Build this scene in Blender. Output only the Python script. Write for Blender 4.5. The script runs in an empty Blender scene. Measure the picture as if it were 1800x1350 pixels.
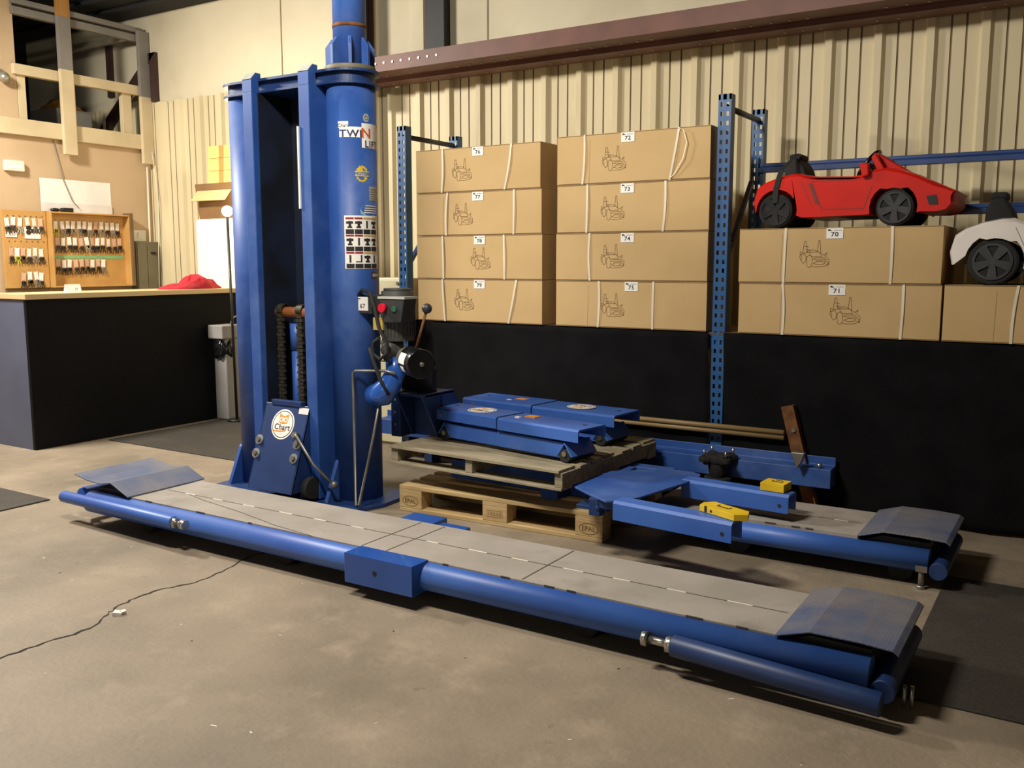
import bpy, bmesh, math, random
from mathutils import Vector, Matrix, noise
R = math.radians
PI = math.pi
scn = bpy.context.scene
COL = scn.collection
rng = random.Random(7)

# ------------------------------------------------------------------ materials
def lin(c):
    return tuple((x / 12.92 if x <= 0.04045 else ((x + 0.055) / 1.055) ** 2.4) for x in (v / 255 for v in c))

def mat(name, c1, c2=None, rough=0.5, metal=0.0, scale=6.0, bump=0.0, bscale=60.0, stretch=(1, 1, 1),
        lo=0.35, hi=0.65, detail=6.0, emit=0.0, spec=0.5, coat=0.0):
    m = bpy.data.materials.new(name)
    m.use_nodes = True
    nt = m.node_tree
    b = nt.nodes['Principled BSDF']
    b.inputs['Roughness'].default_value = rough
    b.inputs['Metallic'].default_value = metal
    b.inputs['Specular IOR Level'].default_value = spec
    b.inputs['Coat Weight'].default_value = coat
    tc = nt.nodes.new('ShaderNodeTexCoord')
    mp = nt.nodes.new('ShaderNodeMapping')
    mp.inputs['Scale'].default_value = stretch
    nt.links.new(tc.outputs['Object'], mp.inputs['Vector'])
    c2 = c2 or tuple(v * 0.88 for v in c1)
    n = nt.nodes.new('ShaderNodeTexNoise')
    n.inputs['Scale'].default_value = scale
    n.inputs['Detail'].default_value = detail
    nt.links.new(mp.outputs[0], n.inputs['Vector'])
    r = nt.nodes.new('ShaderNodeValToRGB')
    r.color_ramp.elements[0].position = lo
    r.color_ramp.elements[1].position = hi
    r.color_ramp.elements[0].color = (*lin(c1), 1)
    r.color_ramp.elements[1].color = (*lin(c2), 1)
    nt.links.new(n.outputs['Fac'], r.inputs['Fac'])
    nt.links.new(r.outputs['Color'], b.inputs['Base Color'])
    if emit:
        b.inputs['Emission Color'].default_value = (*lin(c1), 1)
        b.inputs['Emission Strength'].default_value = emit
    if bump:
        n2 = nt.nodes.new('ShaderNodeTexNoise')
        n2.inputs['Scale'].default_value = bscale
        n2.inputs['Detail'].default_value = 4
        nt.links.new(mp.outputs[0], n2.inputs['Vector'])
        bp = nt.nodes.new('ShaderNodeBump')
        bp.inputs['Strength'].default_value = bump
        bp.inputs['Distance'].default_value = 0.01
        nt.links.new(n2.outputs['Fac'], bp.inputs['Height'])
        nt.links.new(bp.outputs['Normal'], b.inputs['Normal'])
    return m

def mixin(m, color, scale, lo, hi, rough=None, stretch=(1, 1, 1), amount=1.0):
    """lay a second noise layer of another colour over a material (rust, dust, stains)"""
    nt = m.node_tree
    b = nt.nodes['Principled BSDF']
    src = b.inputs['Base Color'].links[0].from_socket
    tc = nt.nodes.new('ShaderNodeTexCoord')
    mp = nt.nodes.new('ShaderNodeMapping')
    mp.inputs['Scale'].default_value = stretch
    mp.inputs['Location'].default_value = (3.1, 1.7, 5.3)
    nt.links.new(tc.outputs['Object'], mp.inputs['Vector'])
    n = nt.nodes.new('ShaderNodeTexNoise')
    n.inputs['Scale'].default_value = scale
    n.inputs['Detail'].default_value = 8
    n.inputs['Roughness'].default_value = 0.62
    nt.links.new(mp.outputs[0], n.inputs['Vector'])
    r = nt.nodes.new('ShaderNodeValToRGB')
    r.color_ramp.elements[0].position = lo
    r.color_ramp.elements[1].position = hi
    r.color_ramp.elements[0].color = (0, 0, 0, 1)
    r.color_ramp.elements[1].color = (amount, amount, amount, 1)
    nt.links.new(n.outputs['Fac'], r.inputs['Fac'])
    mx = nt.nodes.new('ShaderNodeMix')
    mx.data_type = 'RGBA'
    nt.links.new(r.outputs['Color'], mx.inputs['Factor'])
    nt.links.new(src, mx.inputs[6])
    mx.inputs[7].default_value = (*lin(color), 1)
    nt.links.new(mx.outputs[2], b.inputs['Base Color'])
    return m

def tread(m, scale=70, strength=0.5):
    nt = m.node_tree
    b = nt.nodes['Principled BSDF']
    tc = nt.nodes.new('ShaderNodeTexCoord')
    bp = nt.nodes.new('ShaderNodeBump')
    bp.inputs['Strength'].default_value = strength
    bp.inputs['Distance'].default_value = 0.004
    ws = []
    for a in (45, -45):
        mp = nt.nodes.new('ShaderNodeMapping')
        mp.inputs['Rotation'].default_value = (0, 0, R(a))
        nt.links.new(tc.outputs['Object'], mp.inputs['Vector'])
        w = nt.nodes.new('ShaderNodeTexWave')
        w.inputs['Scale'].default_value = scale / 6.28
        nt.links.new(mp.outputs[0], w.inputs['Vector'])
        ws.append(w)
    mu = nt.nodes.new('ShaderNodeMath')
    mu.operation = 'MULTIPLY'
    nt.links.new(ws[0].outputs['Fac'], mu.inputs[0])
    nt.links.new(ws[1].outputs['Fac'], mu.inputs[1])
    nt.links.new(mu.outputs[0], bp.inputs['Height'])
    nt.links.new(bp.outputs['Normal'], b.inputs['Normal'])
    return m

M = {}
M['concrete'] = mixin(mixin(mixin(mat('concrete', (143, 128, 109), (118, 106, 90), rough=0.62, scale=2.2, bump=0.25, bscale=45, lo=0.3, hi=0.7, detail=9),
                      (96, 87, 70), 0.9, 0.52, 0.72, amount=0.7), (164, 148, 128), 5.0, 0.54, 0.74, amount=0.5), (70, 62, 50), 14, 0.66, 0.74, amount=0.4)
M['crack'] = mat('floor_crack', (22, 18, 14), (38, 31, 24), rough=0.9)
M['corrugated'] = mixin(mat('corrugated_sheet', (214, 200, 164), (202, 188, 152), rough=0.5, scale=2.0, stretch=(1, 1, 0.35), bump=0.03, spec=0.35), (150, 128, 92), 2.4, 0.56, 0.78, stretch=(1.5, 1, 0.25), amount=0.55)
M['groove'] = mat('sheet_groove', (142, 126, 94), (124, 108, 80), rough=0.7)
M['smoothwall'] = mixin(mat('smooth_wall', (214, 203, 176), (202, 191, 164), rough=0.8, scale=1.2), (170, 158, 130), 0.8, 0.5, 0.75, amount=0.5)
M['leftwall'] = mat('beige_plaster', (194, 168, 134), (184, 157, 123), rough=0.85, scale=2.0, bump=0.04)
M['ceiling'] = mat('dark_ceiling', (30, 32, 37), (22, 24, 28), rough=0.8, scale=2)
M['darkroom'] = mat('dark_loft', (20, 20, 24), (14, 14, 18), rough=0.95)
M['plainwall'] = mat('plain_wall', (150, 138, 112), (140, 128, 104), rough=0.9)
M['creamwood'] = mat('cream_painted_timber', (208, 190, 154), (196, 178, 142), rough=0.6, scale=4)
M['greywood'] = mat('grey_timber', (132, 126, 118), (120, 115, 108), rough=0.7, scale=4)
M['barewood'] = mat('bare_timber', (176, 128, 66), (150, 104, 50), rough=0.7, scale=6, stretch=(1, 1, 0.1))
M['blue'] = mixin(mat('blue_paint', (31, 68, 138), (42, 82, 152), rough=0.52, scale=3.0, bump=0.02, bscale=30, spec=0.5), (96, 122, 176), 2.0, 0.48, 0.74, amount=0.6)
M['bluedark'] = mixin(mat('dark_blue_paint', (22, 46, 90), (30, 56, 106), rough=0.45, scale=4), (66, 80, 112), 3.5, 0.58, 0.8, amount=0.5)
M['bluetube'] = mixin(mat('blue_tube_paint', (46, 86, 166), (60, 102, 180), rough=0.45, scale=2.5, spec=0.5), (98, 122, 180), 3.0, 0.58, 0.8, amount=0.45)
mixin(M['bluetube'], (112, 84, 60), 5.0, 0.7, 0.76, amount=0.7)
M['bluebright'] = mat('glossy_blue_paint', (34, 76, 154), (42, 86, 166), rough=0.22, scale=3, coat=0.3)
M['rackblue'] = mat('rack_blue', (40, 92, 146), (34, 82, 134), rough=0.4, scale=5)
M['rackbeam'] = mat('rack_beam_blue', (36, 62, 116), (44, 72, 130), rough=0.28, scale=4)
M['deck'] = mixin(mixin(mat('grey_deck', (152, 144, 136), (138, 131, 122), rough=0.75, scale=4, bump=0.15, bscale=160), (98, 92, 82), 3.0, 0.55, 0.75, amount=0.7), (150, 146, 98), 1.1, 0.6, 0.72, amount=0.5)
M['deckline'] = mat('deck_seam', (62, 56, 46), (74, 66, 54), rough=0.9)
M['whiteline'] = mat('white_weld_dash', (222, 214, 198), (200, 192, 176), rough=0.6)
M['ramp'] = tread(mixin(mixin(mat('tread_plate_blue', (74, 88, 124), (90, 100, 126), rough=0.5, metal=0.25, scale=5), (128, 122, 118), 2.6, 0.42, 0.66, amount=0.8), (140, 104, 74), 4.0, 0.62, 0.74, amount=0.6), 150, 0.22)
M['chrome'] = mat('bright_steel', (190, 186, 176), (160, 156, 146), rough=0.3, metal=0.9)
M['steel'] = mat('grey_steel', (150, 146, 138), (124, 120, 112), rough=0.42, metal=0.7, scale=12)
M['washer'] = mat('zinc_washer', (168, 172, 170), (140, 144, 140), rough=0.45, metal=0.5)
M['chain'] = mat('greasy_chain', (82, 78, 62), (50, 46, 38), rough=0.5, metal=0.5, scale=60)
M['rust'] = mat('rusty_steel', (134, 88, 48), (96, 60, 34), rough=0.8, metal=0.2, scale=14, bump=0.2)
M['rustpin'] = mat('rusty_orange_pin', (164, 96, 46), (126, 72, 36), rough=0.6, scale=20)
M['black'] = mat('black_paint', (26, 26, 27), (18, 18, 19), rough=0.4)
M['inner'] = mat('dark_inner', (18, 28, 50), (10, 14, 24), rough=0.6, scale=4, lo=0.4, hi=0.6)
M['blackplastic'] = mat('glossy_black_plastic', (20, 20, 22), (12, 12, 14), rough=0.22)
M['rubber'] = mat('black_rubber', (24, 23, 22), (32, 31, 29), rough=0.8, scale=20)
M['matrubber'] = mixin(mat('rubber_mat', (56, 50, 43), (44, 40, 35), rough=0.75, scale=90, detail=2), (78, 69, 57), 3, 0.5, 0.75, amount=0.5)
M['motorgrey'] = mat('grey_motor_paint', (72, 72, 70), (58, 58, 57), rough=0.5, scale=10)
M['boxgrey'] = mat('dark_grey_plastic', (54, 55, 57), (44, 45, 47), rough=0.45)
M['silver'] = mat('cast_aluminium', (178, 174, 160), (150, 146, 134), rough=0.35, metal=0.6)
M['red'] = mat('red_button', (206, 22, 48), (190, 18, 40), rough=0.35)
M['green'] = mat('green_button', (40, 100, 74), (30, 80, 60), rough=0.4)
M['cardboard'] = mixin(mat('cardboard', (198, 168, 122), (190, 160, 113), rough=0.85, scale=3, spec=0.2), (196, 160, 110), 120, 0.5, 0.7, stretch=(1, 1, 0.05), amount=0.3)
M['carddark'] = mat('cardboard_seam', (110, 80, 46), (98, 70, 40), rough=0.9)
M['yellowcard'] = mat('yellow_carton', (214, 182, 104), (204, 170, 94), rough=0.8)
M['ink'] = mat('brown_print_ink', (122, 94, 56), (110, 84, 50), rough=0.9)
M['strap'] = mat('white_strapping', (228, 218, 194), (214, 204, 180), rough=0.5)
M['paper'] = mat('white_label', (236, 233, 226), (226, 223, 216), rough=0.6)
M['paperblue'] = mat('dull_white_paper', (222, 216, 210), (212, 206, 200), rough=0.7)
M['print'] = mat('black_print', (26, 25, 30), (34, 33, 38), rough=0.7)
M['printred'] = mat('dark_red_print', (146, 40, 52), (134, 34, 46), rough=0.6)
M['printgold'] = mat('gold_print', (196, 168, 92), (180, 152, 80), rough=0.6)
M['navyprint'] = mat('navy_print', (34, 34, 92), (28, 28, 80), rough=0.5)
M['orange'] = mat('orange_print', (226, 146, 52), (214, 134, 44), rough=0.5)
M['orangered'] = mat('orange_red_print', (206, 96, 50), (190, 84, 44), rough=0.5)
M['silvergrey'] = mat('grey_sticker', (176, 176, 168), (160, 160, 152), rough=0.5)
M['yellow'] = mat('yellow_paint', (226, 190, 38), (206, 170, 30), rough=0.4, scale=8)
M['lblue'] = mat('light_blue_print', (110, 170, 210), (150, 190, 214), rough=0.5, scale=20)
M['drape'] = mat('black_cloth', (21, 21, 23), (14, 14, 16), rough=0.95, scale=5, bump=0.15, bscale=250, spec=0.12)
M['counterblack'] = mat('black_counter_panel', (12, 12, 17), (9, 9, 13), rough=0.6, scale=2, spec=0.15)
M['countergrey'] = mat('grey_blue_counter_side', (84, 90, 112), (74, 80, 102), rough=0.55, scale=2)
M['countertop'] = mat('pale_beech_top', (206, 180, 134), (194, 166, 120), rough=0.4, scale=3, stretch=(1, 0.2, 1))
M['redcloth'] = mat('red_cloth', (178, 22, 40), (140, 14, 30), rough=0.85, scale=10)
M['binglossy'] = mat('grey_bin_plastic', (150, 146, 142), (138, 134, 130), rough=0.5)
M['bag'] = mat('black_bin_bag', (16, 16, 17), (24, 24, 26), rough=0.15, scale=8, bump=0.6, bscale=14)
M['globe'] = mat('white_lamp_globe', (255, 244, 220), (255, 240, 214), rough=0.4, emit=4.0)
M['whitemetal'] = mat('white_enamel', (234, 226, 204), (226, 218, 196), rough=0.4)
M['creammetal'] = mat('cream_metal', (214, 206, 172), (204, 196, 162), rough=0.45)
M['olive'] = mat('olive_grey_metal', (112, 104, 80), (102, 94, 72), rough=0.6)
M['peg'] = mat('orange_pegboard', (194, 150, 86), (180, 134, 70), rough=0.6, scale=5)
M['pegdark'] = mat('brown_board_frame', (120, 92, 56), (104, 80, 50), rough=0.7)
M['greytape'] = mat('green_tape', (128, 178, 120), (118, 168, 110), rough=0.6)
M['tag'] = mat('white_key_tag', (238, 232, 222), (228, 220, 210), rough=0.5)
M['tagpink'] = mat('faded_pink_tag', (214, 176, 150), (200, 160, 136), rough=0.5)
M['key'] = mat('dark_key', (62, 52, 44), (40, 34, 30), rough=0.4, metal=0.4, scale=30)
M['keysilver'] = mat('silver_key', (170, 166, 156), (140, 136, 128), rough=0.35, metal=0.7)
M['keyyellow'] = mat('yellow_fob', (196, 190, 60), (180, 172, 50), rough=0.5)
M['redbrown'] = mixin(mat('red_oxide_steel', (112, 70, 58), (98, 60, 50), rough=0.55, scale=3), (80, 48, 40), 6, 0.5, 0.7, amount=0.5)
M['darkcolumn'] = mat('dark_column', (34, 33, 36), (26, 25, 28), rough=0.6)
M['browncolumn'] = mat('brown_column', (62, 40, 34), (52, 33, 28), rough=0.6)
M['carred'] = mat('glossy_red_plastic', (206, 32, 20), (196, 27, 17), rough=0.3, spec=0.25)
M['carwhite'] = mat('glossy_white_plastic', (232, 224, 216), (222, 214, 206), rough=0.22, coat=0.4)
M['carline'] = mat('dark_red_seam', (120, 14, 12), (104, 12, 10), rough=0.5)
M['carlinew'] = mat('grey_seam', (150, 144, 140), (140, 134, 130), rough=0.5)
M['glass'] = mat('smoked_windscreen', (40, 40, 44), (32, 32, 36), rough=0.1)
M['hub'] = mat('dark_chrome_hub', (58, 58, 60), (36, 36, 38), rough=0.2, metal=0.6)
M['pine'] = mixin(mat('pine_board', (190, 164, 118), (172, 144, 98), rough=0.75, scale=3, stretch=(1, 12, 12), bump=0.08), (140, 106, 62), 3, 0.58, 0.75, stretch=(1, 10, 10), amount=0.6)
M['greypine'] = mixin(mat('weathered_board', (158, 146, 120), (132, 121, 98), rough=0.85, scale=3, stretch=(1, 14, 14), bump=0.12), (92, 84, 68), 3.2, 0.5, 0.72, stretch=(1, 8, 8), amount=0.75)
M['brand'] = mat('burnt_brand_mark', (112, 78, 40), (98, 66, 34), rough=0.9)
M['paleWood'] = mat('pale_round_bar', (152, 126, 84), (128, 104, 66), rough=0.5, scale=4, stretch=(0.2, 1, 1))

# ------------------------------------------------------------------ mesh builder
class MB:
    def __init__(self):
        self.bm = bmesh.new()
        self.mi = 0
        self.T = Matrix.Identity(4)
        self.sm = False
    def _fin(self, faces):
        for f in faces:
            f.material_index = self.mi
            f.smooth = self.sm
    def v(self, p):
        return self.bm.verts.new(self.T @ Vector(p))
    def f(self, vs):
        try:
            fc = self.bm.faces.new(vs)
        except ValueError:
            return None
        fc.material_index = self.mi
        fc.smooth = self.sm
        return fc
    def quad(self, *ps):
        return self.f([self.v(p) for p in ps])
    def box(self, a, b, m=None):
        (x0, y0, z0), (x1, y1, z1) = a, b
        P = [(x0, y0, z0), (x1, y0, z0), (x1, y1, z0), (x0, y1, z0), (x0, y0, z1), (x1, y0, z1), (x1, y1, z1), (x0, y1, z1)]
        if m is not None:
            P = [m @ Vector(p) for p in P]
        vs = [self.v(p) for p in P]
        for q in ((3, 2, 1, 0), (4, 5, 6, 7), (0, 1, 5, 4), (1, 2, 6, 5), (2, 3, 7, 6), (3, 0, 4, 7)):
            self.f([vs[i] for i in q])
        return self
    def cbox(self, c, s, rz=0, rx=0, ry=0):
        m = Matrix.Translation(c) @ Matrix.Rotation(rz, 4, 'Z') @ Matrix.Rotation(ry, 4, 'Y') @ Matrix.Rotation(rx, 4, 'X')
        return self.box((-s[0] / 2, -s[1] / 2, -s[2] / 2), (s[0] / 2, s[1] / 2, s[2] / 2), m)
    def prism(self, poly, axis, a, b, m=None):
        """poly: 2D points; axis 'x': (y,z), 'y': (x,z), 'z': (x,y)"""
        def P(p, t):
            q = {'x': (t, p[0], p[1]), 'y': (p[0], t, p[1]), 'z': (p[0], p[1], t)}[axis]
            return m @ Vector(q) if m is not None else q
        A = [self.v(P(p, a)) for p in poly]
        B = [self.v(P(p, b)) for p in poly]
        n = len(poly)
        s = self.sm
        self.sm = False
        self.f(A)
        self.f(B[::-1])
        self.sm = s
        for i in range(n):
            self.f([A[i], B[i], B[(i + 1) % n], A[(i + 1) % n]])
        return self
    def tube(self, pts, r, seg=12, caps=True, radii=None):
        pts = [Vector(p) for p in pts]
        rings = []
        s = self.sm
        self.sm = True
        for i, p in enumerate(pts):
            d = (pts[min(i + 1, len(pts) - 1)] - pts[max(i - 1, 0)]).normalized()
            if i == 0:
                u = d.orthogonal().normalized()
            else:
                u = (u - d * u.dot(d)).normalized()
            w = d.cross(u)
            rr = radii[i] if radii else r
            rings.append([self.v(p + (u * math.cos(2 * PI * k / seg) + w * math.sin(2 * PI * k / seg)) * rr) for k in range(seg)])
        for A, B in zip(rings, rings[1:]):
            for k in range(seg):
                self.f([A[k], A[(k + 1) % seg], B[(k + 1) % seg], B[k]])
        self.sm = False
        if caps:
            self.f(rings[0][::-1])
            self.f(rings[-1])
        self.sm = s
        return self
    def cyl(self, a, b, r, r2=None, seg=24, caps=True):
        return self.tube([a, b], r, seg, caps, radii=[r, r if r2 is None else r2])
    def ring(self, c, ax, r0, r1, h, seg=32):
        """flat annulus solid"""
        ax = Vector(ax).normalized()
        u = ax.orthogonal().normalized()
        w = ax.cross(u)
        c = Vector(c)
        L = []
        for (r, t) in ((r0, 0), (r1, 0), (r1, h), (r0, h)):
            L.append([self.v(c + ax * t + (u * math.cos(2 * PI * k / seg) + w * math.sin(2 * PI * k / seg)) * r) for k in range(seg)])
        for j in range(4):
            A, B = L[j], L[(j + 1) % 4]
            for k in range(seg):
                self.f([A[k], A[(k + 1) % seg], B[(k + 1) % seg], B[k]])
        return self
    def ball(self, c, r, seg=16, sc=(1, 1, 1)):
        s = self.sm
        self.sm = True
        n = bmesh.ops.create_uvsphere(self.bm, u_segments=seg, v_segments=max(6, seg // 2), radius=r)
        for v in n['verts']:
            v.co = self.T @ (Vector(c) + Vector((v.co.x * sc[0], v.co.y * sc[1], v.co.z * sc[2])))
        fs = set(f for v in n['verts'] for f in v.link_faces)
        self._fin(fs)
        self.sm = s
        return self
    def ribbon(self, pts, w, nrm):
        """thin strip along a polyline lying in a plane with normal nrm"""
        nrm = Vector(nrm)
        pts = [Vector(p) for p in pts]
        for a, b in zip(pts, pts[1:]):
            d = (b - a)
            if d.length < 1e-6:
                continue
            s = d.normalized().cross(nrm).normalized() * w / 2
            self.quad(a - s, a + s, b + s, b - s)
        return self
    def grid(self, fn, nu, nv):
        V = [[self.v(fn(i / nu, j / nv)) for j in range(nv + 1)] for i in range(nu + 1)]
        for i in range(nu):
            for j in range(nv):
                self.f([V[i][j], V[i + 1][j], V[i + 1][j + 1], V[i][j + 1]])
        return self
    def mesh(self, me, m):
        """append another mesh (lettering)"""
        vs = [self.v(m(v.co) if callable(m) else m @ v.co) for v in me.vertices]
        for p in me.polygons:
            self.f([vs[i] for i in p.vertices])
        return self
    def build(self, name, mats, parent=None, bevel=0.0, seg=2, recalc=True):
        if recalc:
            bmesh.ops.recalc_face_normals(self.bm, faces=self.bm.faces[:])
        me = bpy.data.meshes.new(name)
        self.bm.to_mesh(me)
        self.bm.free()
        for m in (mats if isinstance(mats, (list, tuple)) else [mats]):
            me.materials.append(M[m] if isinstance(m, str) else m)
        o = bpy.data.objects.new(name, me)
        COL.objects.link(o)
        if parent is not None:
            o.parent = parent
        if bevel:
            b = o.modifiers.new('edge', 'BEVEL')
            b.width = bevel
            b.segments = seg
            b.limit_method = 'ANGLE'
            b.angle_limit = R(40)
        return o

_txt = {}
def text(s, bold=0.0):
    """lettering turned into a mesh, centred on its own middle, lying in its local XY plane"""
    key = (s, bold)
    if key not in _txt:
        cu = bpy.data.curves.new('lettering', 'FONT')
        cu.body = s
        cu.align_x = 'CENTER'
        cu.align_y = 'CENTER'
        cu.resolution_u = 3
        cu.offset = bold
        cu.space_character = 1.0 + bold * 5
        ob = bpy.data.objects.new('lettering', cu)
        COL.objects.link(ob)
        bpy.context.view_layer.update()
        me = bpy.data.meshes.new_from_object(ob.evaluated_get(bpy.context.evaluated_depsgraph_get()))
        bpy.data.objects.remove(ob)
        bpy.data.curves.remove(cu)
        _txt[key] = me
    return _txt[key]

def thing(name, label, cat, loc=(0, 0, 0), rz=0, group=None):
    o = bpy.data.objects.new(name, None)
    o.empty_display_size = 0.1
    COL.objects.link(o)
    o.location = loc
    o.rotation_euler = (0, 0, rz)
    o['label'] = label
    o['category'] = cat
    if group:
        o['group'] = group
    return o
def tag(o, label, cat, group=None):
    o['label'] = label
    o['category'] = cat
    if group:
        o['group'] = group
    return o
def struct(o, label=None):
    o['kind'] = 'structure'
    if label:
        o['label'] = label
    return o
def dup(root, loc, rz, label):
    r = root.copy()
    COL.objects.link(r)
    r.location = loc
    r.rotation_euler = (0, 0, rz)
    r['label'] = label
    for ch in list(root.children):
        c = ch.copy()
        COL.objects.link(c)
        c.parent = r
        for g in list(ch.children):
            d = g.copy()
            COL.objects.link(d)
            d.parent = c
    return r
FRONT = Matrix(((1, 0, 0, 0), (0, 0, -1, 0), (0, 1, 0, 0), (0, 0, 0, 1)))   # XY lettering stood up to face -Y
def stand(x, y, z, s, sx=1.0):
    return Matrix.Translation((x, y, z)) @ FRONT @ Matrix.Diagonal((s * sx, s, s, 1))

# ------------------------------------------------------------------ setting
WX, WY, CZ = -8.05, 6.05, 3.72
def floor():
    b = MB()
    b.box((-10.2, -3.2, -0.15), (4.2, 6.3, 0))
    b.mi = 1
    pts = [(-3.07, 1.30), (-3.048, 1.601), (-3.04, 1.76), (-3.024, 1.922), (-3.10, 2.04), (-3.136, 2.118), (-3.16, 2.22), (-3.147, 2.337), (-3.10, 2.45), (-3.116, 2.605), (-3.17, 2.78), (-3.158, 2.95), (-3.2, 3.2)]
    fine = []
    for p, q in zip(pts, pts[1:]):
        for k in range(5):
            t = k / 5
            fine.append((p[0] + (q[0] - p[0]) * t + rng.uniform(-.009, .009), p[1] + (q[1] - p[1]) * t))
    for p, q in zip(fine, fine[1:]):
        w = rng.uniform(.003, .0075)
        b.quad((p[0] - w, p[1], .0012), (p[0] + w, p[1], .0012), (q[0] + w * .8, q[1], .0012), (q[0] - w * .8, q[1], .0012))
    b.mi = 2
    for k in range(60):      # pale chips and scuffs in the surface
        x, y, a = rng.uniform(-5, -.3), rng.uniform(.6, 2.7), rng.uniform(0, 3.14)
        l, w = rng.uniform(.002, .012), rng.uniform(.001, .0025)
        m = Matrix.Translation((x, y, .001)) @ Matrix.Rotation(a, 4, 'Z')
        b.mi = 2 if k % 3 else 1
        b.quad(*[m @ Vector(p) for p in ((-l, -w, 0), (l, -w, 0), (l * .7, w, 0), (-l * .8, w, 0))])
    struct(b.build('floor', ['concrete', 'crack', 'paper']))
floor()
def back_wall():
    b = MB()
    # corrugated sheet below, smooth lining above
    z0, z1 = 0, 2.89
    prof = []
    x = -2.624 - 0.2893 * 26
    while x < 4.1:
        prof += [(x - .038, 0, 0), (x - .020, .032, 0), (x + .020, .032, 0), (x + .038, 0, 0)]
        for k in (.105, .185):
            prof += [(x + k - .006, 0, 1), (x + k - .002, -.006, 1), (x + k + .002, -.006, 1), (x + k + .006, 0, 0)]
        x += 0.2893
    prev = None
    for (px, d, k) in prof:
        if px < -10 or px > 4.15:
            continue
        cur = (b.v((px, WY - d, z0)), b.v((px, WY - d, z1)), k)
        if prev:
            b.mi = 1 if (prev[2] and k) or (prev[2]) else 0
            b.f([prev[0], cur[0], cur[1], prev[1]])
        prev = cur
    b.mi = 2
    b.box((-10.1, WY + .004, 2.885), (4.15, WY + .1, CZ + .3))
    b.box((-10.1, WY + .05, 0), (4.15, WY + .1, 2.9))
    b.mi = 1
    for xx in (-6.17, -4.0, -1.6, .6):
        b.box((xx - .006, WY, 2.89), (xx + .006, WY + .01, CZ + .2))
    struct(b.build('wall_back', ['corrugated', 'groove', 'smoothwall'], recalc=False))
back_wall()
b = MB()
b.box((WX - .12, -3.1, 0), (WX, WY, 2.50))
b.box((WX - .12, -3.1, 2.50), (WX, 4.74, CZ))
struct(b.build('wall_left', 'leftwall'))
struct(MB().box((4.1, -3.1, 0), (4.2, WY, CZ)).build('wall_right', 'plainwall'))
struct(MB().box((-10.1, -3.2, 0), (4.2, -3.1, CZ)).build('wall_front', 'plainwall'))
b = MB()
b.box((-10.2, -3.2, CZ), (4.2, WY + .1, CZ + .1))
for k in range(30):
    y = -3 + k * .3
    b.box((-10.1, y, CZ - .03), (4.1, y + .04, CZ))
struct(b.build('ceiling', 'ceiling'))
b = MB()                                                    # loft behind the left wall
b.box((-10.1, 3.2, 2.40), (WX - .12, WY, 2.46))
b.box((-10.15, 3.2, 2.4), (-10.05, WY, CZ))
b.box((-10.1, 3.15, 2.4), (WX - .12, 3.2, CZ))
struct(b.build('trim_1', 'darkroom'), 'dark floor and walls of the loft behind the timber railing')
# steel columns on the back wall
b = MB()
b.box((-4.53, 5.97, 2.9), (-4.35, 5.985, CZ)); b.box((-4.53, 5.985, 2.9), (-4.515, WY + .03, CZ)); b.box((-4.365, 5.985, 2.9), (-4.35, WY + .03, CZ))
struct(b.build('trim_2', 'darkcolumn'), 'dark steel column above the red beam')
b = MB()
b.box((-5.15, 5.86, 0), (-5.06, 5.875, CZ)); b.box((-5.15, 5.975, 0), (-5.06, 5.99, CZ)); b.box((-5.11, 5.875, 0), (-5.10, 5.975, CZ))
struct(b.build('trim_3', 'browncolumn'), 'brown steel column rising behind the lift pipe')
b = MB()
b.box((-4.72, WY - .012, 2.9), (-4.60, WY + .01, CZ))
struct(b.build('trim_4', 'smoothwall'), 'pale vertical strip beside the dark column')
# conduit in the left corner
b = MB()
b.tube([(WX + .02, 5.99, .0), (WX + .02, 5.99, 1.2), (WX + .025, 6.0, 2.28)], .009, 8)
b.tube([(WX + .1, WY - .04, .9), (WX + .13, WY - .04, 1.5), (WX + .16, WY - .04, 1.9), (WX + .13, WY - .04, 2.2), (WX + .10, WY - .04, 2.42)], .004, 6)
tag(b.build('conduit', 'whitemetal'), 'thin pale conduit and cable running down the left corner of the room', 'conduit')
b = MB()
b.tube([(WX + .008, 5.04, 2.43), (WX + .02, 5.1, 2.1), (WX + .024, 5.18, 1.9), (WX + .03, 5.24, 1.835)], .0035, 6)
tag(b.build('cable', 'greywood'), 'thin cable hanging down the beige wall to the key cabinet', 'cable')

# red oxide beam
t = thing('steel_beam', 'red brown perforated steel beam running across the corrugated wall above the racks', 'beam', (0, 0, 2.77))
b = MB()
b.box((-5.15, 5.60, 0), (4.05, 5.612, .112))
b.box((-5.15, 5.612, .0), (4.05, 5.82, .012))
b.box((-5.15, 5.82, .0), (4.05, 5.832, -.03))
b.box((-5.15, 5.832, -.03), (4.05, 6.0, -.018))
b.box((-5.15, 5.612, .1), (4.05, 5.68, .112))
b.mi = 1
for k in range(12):
    b.cyl((-5.05 + .082 * k, 5.594, .06), (-5.05 + .082 * k, 5.601, .06), .008, seg=8)
for k in range(46):
    x = -5.05 + .11 * k + rng.uniform(-.01, .01)
    if k % 9 < 6:
        b.cyl((x, 5.74, -.006), (x, 5.74, .002), .009, seg=8)
    if k % 5 < 3:
        b.cyl((x + .04, 5.9, -.036), (x + .04, 5.9, -.028), .009, seg=8)
b.build('beam_web', ['redbrown', 'silver'], t)
b = MB()
b.box((-5.2, 5.585, -.1), (-5.05, 5.60, .02)); b.ball((-5.10, 5.57, -.02), .022, 10); b.ball((-5.10, 5.57, -.08), .022, 10)
b.build('end_bracket', 'silver', t)

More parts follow.
